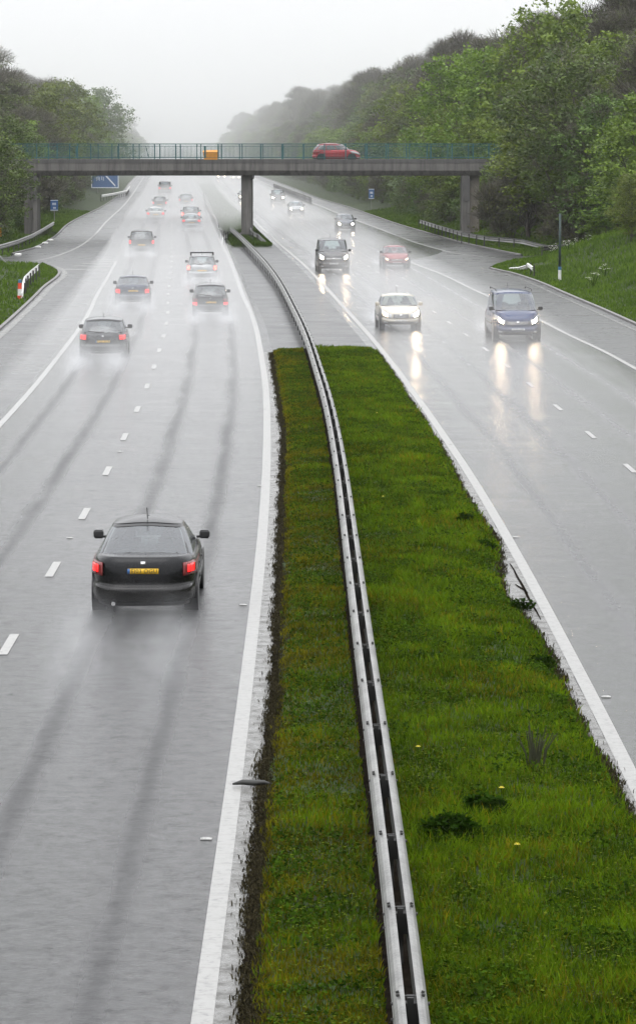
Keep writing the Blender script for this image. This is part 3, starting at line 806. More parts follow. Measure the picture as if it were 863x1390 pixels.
# ------------------------------------------------------------------ signs, pole, bollard
def big_sign():
    Y = 470; s = F / Y; x = (144 - 431.5) / s; r = empty('direction_sign', (x, Y, 0)); tag(r, 'large blue road sign with white border showing under the bridge', 'sign')
    w, z0, z1 = 4.0, 1.0, 4.6; zc = (z0 + z1) / 2
    p = MB().box((0, 0, zc), (w, .08, z1 - z0)).build('panel', M['blue_sign'], r)
    b = MB()
    for z in (z0 + .08, z1 - .08): b.box((0, -.047, z), (w - .04, .006, .12))
    for xx in (-w / 2 + .08, w / 2 - .08): b.box((xx, -.047, zc), (.12, .006, z1 - z0 - .32))
    b.build('border', M['sign_white'], p)
    g = MB(); g.add([(.05, -.045, z0 + 1.75), (.32, -.045, z0 + 1.75), (1.5, -.045, z0 + .45), (1.5, -.045, z0 + .2)], [(3, 2, 1, 0)])
    for k, xx in enumerate((-1.2, -.98, -.8, -.45, -.22)): g.box((xx, -.047, z0 + 1.35 + .1 * (k % 2)), (.07, .006, .55))
    g.build('symbol', M['sign_white'], p)
    for xx in (-1.1, 1.1): MB().tube([(xx, .12, -.3), (xx, .12, z1 - .2)], .07, 8).build('leg', M['galv'], r)
big_sign()
def small_sign(x, Y, z0, z1, w, label):
    r = empty('marker_sign', (x, Y, 0)); tag(r, label, 'sign')
    p = MB().box((0, 0, (z0 + z1) / 2), (w, .04, z1 - z0)).build('panel', M['blue_sign'], r)
    b = MB()
    for z in (z0 + .04, z1 - .04): b.box((0, -.024, z), (w, .005, .05))
    for k in range(4): b.box((-w * .2 + k * .13 * w, -.024, (z0 + z1) / 2 + .12), (.05, .005, .22))
    for k in range(3): b.box((-w * .1 + k * .13 * w, -.024, (z0 + z1) / 2 - .25), (.05, .005, .16))
    b.build('symbol', M['sign_white'], p)
    MB().tube([(0, .06, terrain(x, Y) - .2), (0, .06, z1 - .1)], .04, 8).build('post', M['galv'], r)
small_sign(-25.1, 310, 1.24, 2.25, .72, 'small blue location sign on the left bank under the bridge')
small_sign(5.9, 360, 1.46, 2.55, .6, 'small blue sign on the right verge beyond the bridge')
def pole():
    x, y = ground(759, 376, .35); g = terrain(x, y); r = empty('slender_pole', (x, y, g)); tag(r, 'slender dark green pole with white foot and blue band in the right verge grass', 'pole')
    MB().tube([(0, 0, -.1), (0, 0, .62)], .085, 12).build('foot', M['white_metal'], r)
    MB().tube([(0, 0, .62), (0, 0, .80)], .088, 12).build('band', M['bollard_blue'], r)
    MB().tube([(0, 0, .8), (0, 0, 3.75)], [.078, .06], 12).build('shaft', M['pole_green'], r, True)
pole()
def bollard():
    x, y = ground(27.6, 405, .12); r = empty('marker_bollard', (x, y, terrain(x, y))); tag(r, 'red and white banded marker bollard with blue top on the left grass', 'bollard')
    for n, z0, z1, rad, mt in (('foot', -.1, .17, .14, 'bollard_red'), ('body', .17, .50, .115, 'white_metal'), ('upper_band', .50, .80, .10, 'bollard_red'), ('cap', .80, .96, .09, 'bollard_blue')):
        MB().tube([(0, 0, z0), (0, 0, z1 - .02), (0, 0, z1)], [rad, rad * .96, rad * .8 if n == 'cap' else rad * .96], 14).build(n, M[mt], r, False)
bollard()
def yellow_sign():
    x, y = ground(-3, 336, .1); g = terrain(x, y); r = empty('warning_panel', (x, y, g)); tag(r, 'small amber panel on a post at the far left frame edge', 'sign')
    MB().box((.05, 0, 1.0), (.55, .05, .65)).build('panel', M['amber_sign'], r); MB().tube([(0, .05, -.2), (0, .05, 1.7)], .04, 8).build('post', M['dark_steel'], r)
yellow_sign()
for i, (px, py, lab) in enumerate(((52, 335, 'white kerb block nearest the bridge barrier foot, lower of the three'), (61.5, 329.5, 'white kerb block in the middle of the three by the left pier'), (69, 325.5, 'white kerb block farthest along the left kerb'), (25, 345, 'white kerb block lying low by the slip road grass'))):
    x, y = ground(px, py, .1); m = MB().box((0, 0, .07), (.40, .95, .16)); o = m.build('kerb_block', M['white_metal']); o.location = (x, y, max(0, terrain(x, y))); tag(o, lab, 'kerb block', 'white kerb blocks')
    o.modifiers.new('edge', 'BEVEL').width = .03

# cat's eye road studs
def stud_mesh():
    m = MB(); m.box((0, 0, .004), (.13, .10, .008)); m.add([(-.055, -.035, .008), (.055, -.035, .008), (.055, .035, .008), (-.055, .035, .008), (-.04, -.015, .022), (.04, -.015, .022), (.04, .015, .022), (-.04, .015, .022)],
        [(4, 5, 6, 7), (0, 1, 5, 4), (1, 2, 6, 5), (2, 3, 7, 6), (3, 0, 4, 7)])
    return m
sb = stud_mesh().build('road_stud', M['stud'])
stud_pts = [(*ground(280, 1140), 0), (*ground(330, 822), 0), (*ground(353, 660), 0), (*ground(359, 556), 0), (*ground(95, 731), 1), (*ground(163, 614), 1), (*ground(822, 947), 2), (*ground(699, 730), 2), (*ground(612, 604), 2)]
labs = ('small raised road stud beside the inner edge line of the left carriageway', 'small road stud between two white dashes of the left carriageway', 'small raised road stud beside the inner edge line of the right carriageway')
for i, (x, y, k) in enumerate(stud_pts):
    o = sb if i == 0 else sb.copy()
    if i: col.objects.link(o)
    o.location = (x, y, .008); tag(o, labs[k], 'road stud', 'road studs: ' + labs[k][6:40])
def debris():
    x, y = ground(340, 1069); r = MB()
    pts = [(-.22, 0, .03), (-.1, .02, .05), (.05, 0, .045), (.17, -.03, .06), (.27, -.04, .03)]
    r.tube(pts, [.012, .035, .04, .025, .006], 7); r.tube([(-.02, .02, .05), (.1, .10, .05), (.24, .05, .04)], [.02, .02, .006], 6)
    o = r.build('torn_rag', M['dark_steel'], smooth=True); o.location = (x, y, .012); tag(o, 'dark twisted scrap of debris lying across the ribbed inner line', 'debris')
debris()
# mud streaks and washed out gravel over the right margin
def streaks():
    m = MB()
    for (ax, ay), (bx_, by) in (((665, 713), (677, 736)), ((692, 766), (733, 842)), ((699, 794), (716, 806)), ((744, 882), (760, 902))):
        x0, y0 = ground(ax, ay); x1, y1 = ground(bx_, by); n = 8
        rows = []
        for i in range(n + 1):
            t = i / n; w = .016 * math.sin(math.pi * min(1, max(.05, t))) + .008
            x = x0 + (x1 - x0) * t + random.uniform(-.01, .01); y = y0 + (y1 - y0) * t; rows.append([(x - w, y, .018), (x + w, y, .018)])
        m.grid(rows)
    tag(m.build('mud_streaks', M['mud']), kind='structure')
streaks()

# ------------------------------------------------------------------ vehicles
def interp(pts, x):
    if x <= pts[0][0]: return pts[0][1]
    for (a, u), (b, v) in zip(pts[:-1], pts[1:]):
        if x <= b:
            t = (x - a) / (b - a); t = t * t * (3 - 2 * t) * .5 + t * .5
            return u + (v - u) * t
    return pts[-1][1]

class Car:
    """local frame: +Y forward, origin on the ground below the middle"""
    def __init__(s, **k):
        d = dict(L=4.3, W=1.74, H=1.45, zb=.92, zh=.70, zd=.96, ywb=1.05, yrb=-1.75, yrf=.35, yrr=-1.05, wr=.78, z0=.20, wb=2.6, n=5.0, wheel=.31, frontn=3.4)
        d.update(k); s.__dict__.update(d)
        a = s.L / 2
        s.zt = [(-a, s.zd - .05), (-a + .15, s.zd), (s.yrb, s.zd), (s.yrb + .25, s.zb + .0), (s.ywb - .1, s.zb + .01), (s.ywb, s.zb), ((s.ywb + a) / 2, s.zb - .06 if s.zh < s.zb - .1 else s.zb - .02), (a - .12, s.zh), (a, s.zh - .05)]
        if s.yrb < -a + .45: s.zt = [(-a, s.zb - .02)] + s.zt[4:]
    PV = [(0, .09, .10), (.10, .03, .02), (.28, .005, -.02), (.42, .0, -.02), (.46, .012, .012), (.62, .0, .01), (.80, .018, .022), (.93, .04, .05), (1, .09, .10)]
    def inset(s, v, k):
        for p, q in zip(s.PV[:-1], s.PV[1:]):
            if v <= q[0]: t = (v - p[0]) / (q[0] - p[0]); return p[k] + (q[k] - p[k]) * t
        return s.PV[-1][k]
    def lower(s, x=None, y=None, v=0.5, end=0, off=0.0):
        """a point of the lower body: end=+1 front face / -1 rear face at side position x; end=0 side (sign of x) at y"""
        ins = s.inset(v, 1); iny = s.inset(v, 2); b = s.W / 2 - ins + off; a = s.L / 2 - iny + off
        if end:
            n = s.frontn if end > 0 else s.n
            xx = x; r = min(.9999, abs(xx) / b)
            yy = end * a * (1 - r ** n) ** (1 / n)
        else:
            n = s.frontn if y > 0 else s.n
            yy = y; r = min(.9999, abs(yy) / a); sg = 1 if x > 0 else -1
            xx = sg * b * (1 - r ** n) ** (1 / n)
        return (xx, yy, s.z0 + v * (interp(s.zt, yy) - s.z0))
    def ring(s, v, scale=1.0, N=72, top=0):
        ins = s.inset(v, 1); iny = s.inset(v, 2); b = (s.W / 2 - ins) * scale; a = (s.L / 2 - iny) * (1 - (1 - scale) * .4)
        out = []
        for k in range(N):
            t = 2 * math.pi * (k + .5) / N; c, q = math.cos(t), math.sin(t)
            n = s.frontn if q > 0 else s.n
            x = math.copysign(abs(c) ** (2 / n), c) * b; y = math.copysign(abs(q) ** (2 / n), q) * a
            zt = interp(s.zt, y)
            z = s.z0 + v * (zt - s.z0) + top * (1 - scale ** 2)
            out.append((x, y, z))
        return out
    def house(s, sx, t, face, off=0.0):
        """greenhouse surface. face 'F'/'B' with sx in -1..1 across, 'L'/'R' with sx in -1..1 rear to front"""
        yf = s.ywb + (s.yrf - s.ywb) * t; yr = s.yrb + (s.yrr - s.yrb) * t
        b0 = s.W / 2 - .075; b1 = s.W / 2 * s.wr
        curve_ = .02 * math.sin(math.pi * t)
        b = b0 + (b1 - b0) * t + curve_ + off; yc = (yf + yr) / 2; a = (yf - yr) / 2 + curve_ * 2 + off; n = 7 - 3.2 * t
        zb = s.zb - .06; z = zb + (s.H - .05 - zb) * t + (off * .5 if face in 'FB' else 0)
        cz = .055 * t
        if face in 'FB':
            r = abs(sx) * .985; y = a * (1 - r ** n) ** (1 / n) - .05 * 0
            bulge = .06 * (1 - sx * sx) * (1 - t * .4)
            return (sx * .985 * b, yc + (y + bulge if face == 'F' else -y - bulge * .6), z - cz * sx * sx)
        r = min(.985, abs(sx)); x = b * (1 - r ** n) ** (1 / n)
        return ((x if face == 'R' else -x), yc + sx * .985 * a, z - cz * (x / b) ** 2)
    def roof(s, sc, N=64):
        yf, yr = s.yrf, s.yrr; b = s.W / 2 * s.wr * sc; a = (yf - yr) / 2 * sc; yc = (yf + yr) / 2; n = 3.6
        return [(math.copysign(abs(math.cos(t)) ** (2 / n), math.cos(t)) * b, yc + math.copysign(abs(math.sin(t)) ** (2 / n), math.sin(t)) * (a + .04), s.H - .05 + .05 * (1 - sc ** 2.2) - .055 * sc * sc * abs(math.cos(t)) ** (4 / n))
                for t in (2 * math.pi * (k + .5) / N for k in range(N))]

def vehicle(name, label, cat, X, Y, heading, spec, paint, group=None, face='rear', detail=2, lights='tail', plate=None, extras=()):
    c = Car(**spec); a = c.L / 2; b = c.W / 2
    root = empty(name, (X, Y, .012), heading); tag(root, label, cat, group)
    # lower body
    m = MB(); N = 96 if detail > 1 else 56
    vs_ = [0, .04, .10, .20, .28, .36, .42, .45, .48, .55, .62, .71, .80, .87, .93, .97, 1]
    rows = [[(x, y, c.z0) for x, y, z in c.ring(0, .9, N)]] + [c.ring(v, 1, N) for v in vs_]
    rows += [c.ring(1, q, N, .03) for q in (.97, .9, .75, .5, .25, .04)]
    m.grid(rows, closed=True)
    # greenhouse shell with real openings where the glass goes
    NT_, NS = 22, 34
    ranges = {'F': (-.93, .93, .10, .93), 'B': (-.88, .88, c.__dict__.get('rg0', .14), c.__dict__.get('rg1', .88)), 'L': (-.93, .88, .14, .88), 'R': (-.93, .88, .14, .88)}
    pillars = c.__dict__.get('pillars', (-.30, .30))
    panelvan = c.__dict__.get('panelvan', False)
    def is_glass(face, sx, t):
        r = ranges[face]
        if not (r[0] < sx < r[1] and r[2] < t < r[3]): return False
        if face in 'LR':
            if panelvan and sx < .45: return False
            return all(abs(sx - p) > .03 for p in pillars)
        return True
    for face in 'FBLR':
        vs = []; fs = []
        for i in range(NT_ + 1):
            for j in range(NS + 1): vs.append(c.house(-1 + 2 * j / NS, i / NT_, face))
        for i in range(NT_):
            for j in range(NS):
                if not is_glass(face, -1 + 2 * (j + .5) / NS, (i + .5) / NT_):
                    q = i * (NS + 1) + j; f = (q, q + 1, q + NS + 2, q + NS + 1)
                    fs.append(f if face in 'BR' else f[::-1])
        m.add(vs, fs)
    # roof
    rr = [c.roof(q) for q in (1.0, .985, .95, .85, .6, .3, .03)]
    m.grid(rr, closed=True)
    body = m.build('body', paint, root, smooth=True)
    # roof rim closes the small gap between house top and roof
    # interior
    it = MB(); zf = c.zb + .005
    yf, yr = c.ywb - .06, c.yrb + .08
    it.add([(-b + .14, yr, zf + .02), (b - .14, yr, zf + .02), (b - .14, yf, zf + .03), (-b + .14, yf, zf + .03)], [(0, 1, 2, 3)])
    it.build('interior_trim', M['interior'], root)
    if detail:
        for ys in (c.ywb - .95, c.ywb - 1.85):
            if ys < c.yrb + .25: continue
            for xs in (-.36, .36):
                s_ = MB(); s_.box((xs, ys, c.zb + .03), (.42, .12, .16)); s_.box((xs, ys - .02, c.zb + .20), (.24, .09, .15))
                s_.build('seat', M['interior'], root)
    # glass panes, each its own part
    def pane(nm, face, s0, s1, t0, t1, mat='glass'):
        g = MB(); rows = [[c.house(s0 + (s1 - s0) * j / 12, t0 + (t1 - t0) * i / 6, face, .005) for j in range(13)] for i in range(7)]
        if face in 'FL': rows = [r[::-1] for r in rows]
        return g.grid(rows).build(nm, M[mat], root, smooth=True)
    ws = pane('windscreen', 'F', -.95, .95, .08, .95)
    rg = pane('rear_window', 'B', -.90, .90, ranges['B'][2] - .02, ranges['B'][3] + .02, c.__dict__.get('rearglass', 'glass'))
    if detail:
        for fc in 'LR':
            edges = [-.95] + list(pillars) + [.90]
            if panelvan: edges = [.43, .90]
            for e0, e1 in zip(edges[:-1], edges[1:]): pane('side_window', fc, e0 + .02, e1 - .02, .12, .90, 'glass_dark')
    # window frit lines
    def strip_on(nm, face, s0, s1, t0, t1, mat, off=.012, par=root):
        rows = [[c.house(s0 + (s1 - s0) * j / 14, t0 + (t1 - t0) * i / 2, face, off) for j in range(15)] for i in range(3)]
        if face in 'FL': rows = [r[::-1] for r in rows]
        return MB().grid(rows).build(nm, mat, par, smooth=True)
    def patch(nm, end, x0, x1, v0, v1, mat, off=.012, par=root, nu=8, nv=4, side=None):
        rows = []
        for i in range(nv + 1):
            v = v0 + (v1 - v0) * i / nv
            if side is None: rows.append([c.lower(x=x0 + (x1 - x0) * j / nu, v=v, end=end, off=off) for j in range(nu + 1)])
            else: rows.append([c.lower(x=side, y=x0 + (x1 - x0) * j / nu, v=v, end=0, off=off) for j in range(nu + 1)])
        flip = (end > 0) if side is None else (side < 0)
        if flip: rows = [r[::-1] for r in rows]
        # rim so that the patch has thickness
        g = MB().grid(rows); o = g.build(nm, mat, par, smooth=True); sd = o.modifiers.new('t', 'SOLIDIFY'); sd.thickness = min(.02, off * 1.5); sd.offset = -1
        return o
    # bumpers
    bm = M['black_plastic'] if c.__dict__.get('dark_bumper') else paint
    fb = patch('front_bumper', 1, -b * .93, b * .93, .10, .42, bm, .035, nu=24)
    rb = patch('rear_bumper', -1, -b * .95, b * .95, .10, .44, bm, .040, nu=24)
    patch('rear_valance', -1, -b * .85, b * .85, .0, .10, M['black_plastic'], .03, nu=16)
    patch('front_intake', 1, -b * .62, b * .62, .09, .24, M['black_plastic'], .045, par=fb, nu=12)
    # wheels
    for sy in (1, -1):
        for sx in (1, -1):
            yw = sy * c.wb / 2 + .02; xo = sx * (b - .045); r = c.wheel
            ar = MB().tube([(sx * (b - .24), yw, r + .01), (sx * (b - .004), yw, r + .01)], r + .06, 24); ar.build('wheel_arch', M['black_plastic'], root)
            w = MB().tube([(xo - sx * .20, yw, r), (xo - sx * .19, yw, r), (xo - sx * .01, yw, r), (xo + sx * .018, yw, r)], [r * .94, r, r, r * .93], 24)
            wo = w.build('wheel', M['rubber'], root, smooth=False)
            if detail:
                rm = MB().tube([(xo + sx * .0, yw, r), (xo + sx * .024, yw, r)], [r * .64, r * .62], 20)
                rm.build('rim', M['rim'], wo)
    # mirrors
    for sx in (1, -1):
        q = MB(); p = (sx * (b + .025), c.ywb - .32, c.zb + .085)
        v0 = []
        for dz, k in ((-.075, .75), (-.04, 1), (.04, 1), (.075, .75)):
            v0.append([(p[0] + sx * dx * k, p[1] + dy * k, p[2] + dz) for dx, dy in ((-.08, -.05), (.09, -.04), (.10, .02), (.02, .07), (-.08, .06))])
        q.grid(v0, closed=True); q.add(v0[0], [(4, 3, 2, 1, 0)]); q.add(v0[-1], [(0, 1, 2, 3, 4)])
        q.box((sx * (b - .05), c.ywb - .30, c.zb + .04), (.12, .06, .04))
        q.build('door_mirror', M['black_plastic'] if c.__dict__.get('black_mirror', True) else paint, root)
    if detail > 1:
        for sx in (1, -1):
            for (y0, y1) in ((c.ywb - .42, c.ywb - .40), (c.ywb - 1.30, c.ywb - 1.285), (c.ywb - 2.15, c.ywb - 2.135)):
                patch('door_seam', 0, y0, y1, .14, .96, M['black_plastic'], .004, nu=1, nv=8, side=sx)
            for y0 in (c.ywb - 1.22, c.ywb - 2.08): patch('door_handle', 0, y0, y0 + .15, .74, .78, paint, .03, nu=2, nv=1, side=sx)
            patch('side_trim', 0, -c.wb / 2 + .42, c.wb / 2 - .42, .42, .50, M['black_plastic'], .014, nu=8, nv=1, side=sx)
    # --- rear
    if detail > 1 and face == 'rear':
        patch('boot_seam', -1, -b * .66, b * .66, .505, .515, M['black_plastic'], .008, nu=16, nv=1)
        for sx in (1, -1): patch('boot_seam', -1, sx * b * .655, sx * b * .665, .515, .99, M['black_plastic'], .006, nu=1, nv=6)
        patch('bumper_strip', -1, -b * .93, b * .93, .27, .33, M['black_plastic'], .048, par=rb, nu=20, nv=1)
        for sx in (1, -1): patch('reflector', -1, sx * b * .70, sx * b * .86, .19, .225, M['tail_off'], .048, par=rb, nu=2, nv=1)
    tl = c.__dict__.get('tail', (.62, .97, .60, .90))
    tm = {'tail': M['tail_on'], 'brake': M['brake_on'], 'off': M['tail_off']}[lights if lights in ('tail', 'brake') else 'off']
    tall = c.__dict__.get('tail_high')
    for sx in (1, -1):
        o = patch('tail_light', -1, sx * b * tl[0], sx * b * tl[1], tl[2], tl[3], M['tail_off'], .016)
        if tm is not M['tail_off']:
            w = tl[1] - tl[0]; hgt = tl[3] - tl[2]; lo = c.__dict__.get('glow', (.15, .85, .15, .8))
            patch('lit_bulb', -1, sx * b * (tl[0] + w * lo[0]), sx * b * (tl[0] + w * lo[1]), tl[2] + hgt * lo[2], tl[2] + hgt * lo[3], tm, .022, par=o)
            if detail > 1: patch('lens_divider', -1, sx * b * (tl[0] + w * .50), sx * b * (tl[0] + w * .53), tl[2] + hgt * .1, tl[3] - hgt * .1, M['tail_off'], .028, par=o, nu=1)
        if tall:
            rows = [[c.house(sx * (.86 + .12 * j / 3), t, 'B', .02) for j in range(4)] for t in (.02, .2, .4, .6)]
            if sx < 0: rows = [r[::-1] for r in rows]
            MB().grid(rows).build('upper_tail_light', tm, root)
    pz = c.__dict__.get('plate_v', .66)
    def number_plate(end, v, yellow):
        w = .26
        p = patch('number_plate', end, -w, w, v - .055, v + .055, M['plate_yellow' if yellow else 'plate_white'], .045 if v < .44 else .02, nu=2, nv=1)
        x, y, z = c.lower(x=0, v=v, end=end, off=.02)
        if plate and detail > 1:
            cu = bpy.data.curves.new('lettering', 'FONT'); cu.body = plate; cu.size = .098; cu.align_x = 'CENTER'; cu.align_y = 'CENTER'; cu.space_character = 1.05
            tmp = bpy.data.objects.new('tmp', cu); col.objects.link(tmp)
            dg = bpy.context.evaluated_depsgraph_get(); me = bpy.data.meshes.new_from_object(tmp.evaluated_get(dg))
            bpy.data.objects.remove(tmp)
            lo_ = bpy.data.objects.new('lettering', me); col.objects.link(lo_); me.materials.clear(); me.materials.append(M['plate_letters'])
            p0 = Vector(c.lower(x=0, v=v - .05, end=end, off=.05 if v < .44 else .025)); p1 = Vector(c.lower(x=0, v=v + .05, end=end, off=.05 if v < .44 else .025))
            up = (p1 - p0).normalized(); rt = Vector((1, 0, 0)) if end < 0 else Vector((-1, 0, 0)); nr = rt.cross(up)
            mid = (p0 + p1) / 2 + nr * .003 + rt * (.022 if yellow else 0)
            lo_.matrix_world = Matrix(((rt.x, up.x, nr.x, mid.x), (rt.y, up.y, nr.y, mid.y), (rt.z, up.z, nr.z, mid.z), (0, 0, 0, 1)))
            lo_.parent = p
            if yellow: patch('blue_band', end, -w, -w + .045, v - .055, v + .055, M['blue_sign'], .024, par=p, nu=1, nv=1)
        return p
    number_plate(-1, pz, True)
    number_plate(1, c.__dict__.get('fplate_v', .30), False)
    if detail > 1 or face == 'rear':
        bv_ = c.__dict__.get('badge_v', .865); patch('rear_badge', -1, -.04, .04, bv_ - .03, bv_ + .03, M['chrome'], .02, nu=2, nv=1)
        if c.__dict__.get('wiper', True):
            wp = MB(); p0 = Vector(c.house(.05, ranges['B'][2] - .03, 'B', .03)); p1 = Vector(c.house(-.72, ranges['B'][2] + .06, 'B', .03)); wp.tube([p0, p1], [.016, .012], 6); wp.build('rear_wiper', M['black_plastic'], rg)
        ex = MB().tube([(-b * .55, -a + .1, .22), (-b * .55, -a - .03, .22)], .035, 10); ex.build('exhaust', M['chrome'], root)
        strip_on('window_seal', 'B', -.93, .93, ranges['B'][3] + .0, ranges['B'][3] + .05, M['black_plastic'], .012)
        an = MB().tube([(0, c.yrr + .12, c.H - .01), (0, c.yrr - .06, c.H + .20)], .008, 5); an.build('aerial', M['black_plastic'], root)
    # --- front
    hl = c.__dict__.get('head', (.50, .94, .66, .90))
    hm = lights if lights in ('head', 'one', 'dim') else 'off'
    for sx in (1, -1):
        o = patch('headlight', 1, sx * b * hl[0], sx * b * hl[1], hl[2], hl[3], M['lamp_lens'], .014)
        if hm != 'off':
            mt = M['head_on'] if hm == 'head' or (hm == 'one' and sx == -1) else M['head_dim']
            w = hl[1] - hl[0]; hgt = hl[3] - hl[2]; g = c.__dict__.get('hglow', (.20, .62, .20, .80))
            patch('lit_bulb', 1, sx * b * (hl[0] + w * g[0]), sx * b * (hl[0] + w * g[1]), hl[2] + hgt * g[2], hl[2] + hgt * g[3], mt, .020, par=o)
    if detail:
        gv = c.__dict__.get('grille', (.30, .62, .84))
        g = patch('grille', 1, -b * gv[0] * 1.4, b * gv[0] * 1.4, gv[1], gv[2], M['black_plastic'], .016, nu=10)
        for k in range(3):
            vv = gv[1] + (gv[2] - gv[1]) * (k + .5) / 3; patch('grille_bar', 1, -b * gv[0] * 1.35, b * gv[0] * 1.35, vv - .008, vv + .012, M['chrome'], .024, par=g, nu=8, nv=1)
        patch('front_badge', 1, -.055, .055, gv[2] - .12, gv[2] + .02, M['chrome'], .03, nu=2, nv=1)
        if face == 'front':
            for s0, s1, t1 in ((-.75, .0, .10), (.05, .62, c.__dict__.get('wip', .12))):
                MB().tube([c.house(s0, .09, 'F', .02), c.house(s1, t1, 'F', .022)], .014, 5).build('windscreen_wiper', M['black_plastic'], ws)
        if c.__dict__.get('fog', True):
            for sx in (1, -1): patch('fog_light', 1, sx * b * .66, sx * b * .80, .15, .23, M['lamp_lens'], .045, par=fb, nu=2, nv=1)
    if 'rails' in extras:
        for sx in (1, -1): MB().tube([(sx * b * c.wr * .9, c.yrf - .2, c.H - .02), (sx * b * c.wr * .92, c.yrf - .4, c.H + .05), (sx * b * c.wr * .92, c.yrr + .3, c.H + .05), (sx * b * c.wr * .9, c.yrr + .1, c.H - .02)], .018, 6).build('roof_rail', M['dark_steel'], root)
    if 'bars' in extras:
        for yy in (c.yrr + .35, c.yrr + 1.3):
            rb_ = MB(); rb_.box((0, yy, c.H + .10), (c.W * .80, .06, .04))
            for sx in (1, -1): rb_.box((sx * c.W * .37, yy, c.H + .03), (.09, .09, .15))
            rb_.build('roof_bar', M['dark_steel'], root)
    return root

def heading(fn, Y):
    return -math.atan2(fn(Y + 4) - fn(Y - 4), 8)
def place(px, Y): return (px - 431.5) / F * (Y * math.cos(PHI) + CAMH * math.sin(PHI))

SALOON = dict(L=4.6, W=1.76, H=1.43, zb=.93, zh=.70, zd=1.02, ywb=1.12, yrb=-1.55, yrf=.38, yrr=-.82, wb=2.7, wheel=.32, tail=(.66, .97, .60, .88), rearglass='glass', wiper=False)
HATCH = dict(L=4.0, W=1.68, H=1.47, zb=.95, zh=.76, zd=.95, ywb=1.10, yrb=-1.88, yrf=.35, yrr=-1.42, wb=2.5, wheel=.30, tail=(.66, .97, .66, .96), plate_v=.60)
MPV = dict(L=4.4, W=1.78, H=1.66, zb=1.02, zh=.82, zd=1.02, ywb=1.35, yrb=-2.10, yrf=.45, yrr=-1.75, wb=2.7, wheel=.31, tail=(.80, .98, .62, 1.0), wr=.80, plate_v=.56)
ESTATE = dict(L=4.4, W=1.70, H=1.46, zb=.92, zh=.72, zd=.92, ywb=1.15, yrb=-2.08, yrf=.40, yrr=-1.70, wb=2.6, tail=(.78, .98, .55, 1.0), wr=.79, plate_v=.55)
VAN = dict(L=4.76, W=1.90, H=1.90, zb=1.14, zh=.92, zd=1.14, ywb=1.70, yrb=-2.30, yrf=.72, yrr=-2.15, wb=3.2, wheel=.34, wr=.83, head=(.52, .95, .62, .86), grille=(.36, .64, .82), n=7, frontn=3.8, pillars=(-.30, .32), fplate_v=.36, dark_bumper=False)
BOXVAN = dict(L=4.9, W=1.92, H=1.96, zb=1.20, zh=1.02, zd=1.20, ywb=1.85, yrb=-2.40, yrf=1.0, yrr=-2.25, wb=3.1, wheel=.34, wr=.86, head=(.60, .96, .66, .94), grille=(.38, .72, .84), n=7, frontn=5, panelvan=True, pillars=(.40,), dark_bumper=True, fplate_v=.40)

def left_car(px, rear_Y, spec, **k):
    Y = rear_Y + spec['L'] / 2; x = place(px, rear_Y); h = heading(cl, Y)
    x += -math.tan(h) * spec['L'] / 2
    return vehicle(X=x, Y=Y, heading=h, spec=spec, face='rear', **k)
def right_car(px, front_Y, spec, **k):
    Y = front_Y + spec['L'] / 2; x = place(px, front_Y); h = heading(cr, Y)
    x += -math.tan(h) * spec['L'] / 2
    return vehicle(X=x, Y=Y, heading=h + math.pi, spec=spec, face='front', **k)
GL, GR = 'cars driving away on the left carriageway', 'vehicles approaching on the right carriageway'
left_car(194.5, 53.6, dict(SALOON, W=1.80, H=1.46, wr=.655, zd=.99, rg0=.12, rg1=.90, wiper=True, n=4.8, z0=.17, tail=(.75, .985, .62, .88), plate_v=.77, badge_v=.93, yrb=-1.70, yrr=-.72, glow=(.34, .80, .22, .80)), name='saloon_car', label='large black saloon with lit red tail lights, nearest car on the left carriageway', cat='car', paint=car_paint('black', (.004, .0045, .006), .5, .22, .10), group=GL, plate='EJ03 OGU')
left_car(140, 117.5, dict(HATCH, W=1.74, L=4.2), name='hatchback_car', label='dark grey hatchback at the left lane edge line, second nearest car driving away', cat='car', paint=car_paint('charcoal', (.022, .024, .028)), group=GL, plate='YG51 KVA')
left_car(180.5, 155, dict(SALOON, W=1.72, tail=(.66, .95, .50, .80), plate_v=.70, wr=.76), name='saloon_car', label='dark navy saloon with yellow plate in the nearside lane ahead of the grey hatchback', cat='car', paint=car_paint('navy', (.010, .018, .045)), group=GL, plate='S352 LWT')
left_car(286, 146, dict(HATCH, W=1.62, L=3.8, H=1.47, tail=(.72, .97, .40, .82), glow=(.05, .95, .05, .45)), name='hatchback_car', label='small dark hatchback with white badge in the overtaking lane', cat='car', paint=car_paint('graphite', (.030, .032, .036)), group=GL, plate='R214 DUA')
left_car(274.5, 183, dict(ESTATE, W=1.68), name='estate_car', label='silver estate car with black roof bars and bright brake lights', cat='car', paint=car_paint('silver', (.32, .33, .34), .6), group=GL, lights='brake', extras=('bars', 'rails'))
left_car(192.5, 226, MPV, name='people_carrier', label='dark tall people carrier with lit tail lights in the nearside lane near the junction', cat='car', paint=car_paint('darkgrey', (.035, .034, .033)), group=GL, detail=1)
left_car(260, 288, dict(HATCH, H=1.44), name='hatchback_car', label='pale silver hatchback in spray directly beyond the estate with roof bars', cat='car', paint=car_paint('silver', (.32, .33, .34), .6), group=GL, detail=1)
left_car(259.5, 312, dict(MPV, H=1.60), name='people_carrier', label='grey people carrier with bright right brake light, just ahead of the pale hatchback', cat='car', paint=car_paint('midgrey', (.14, .14, .145), .4), group=GL, detail=1, lights='brake')
left_car(252.5, 392, dict(ESTATE), name='estate_car', label='faint grey car in mist, farthest one in the overtaking lane', cat='car', paint=car_paint('midgrey', (.14, .14, .145), .4), group=GL, detail=0)
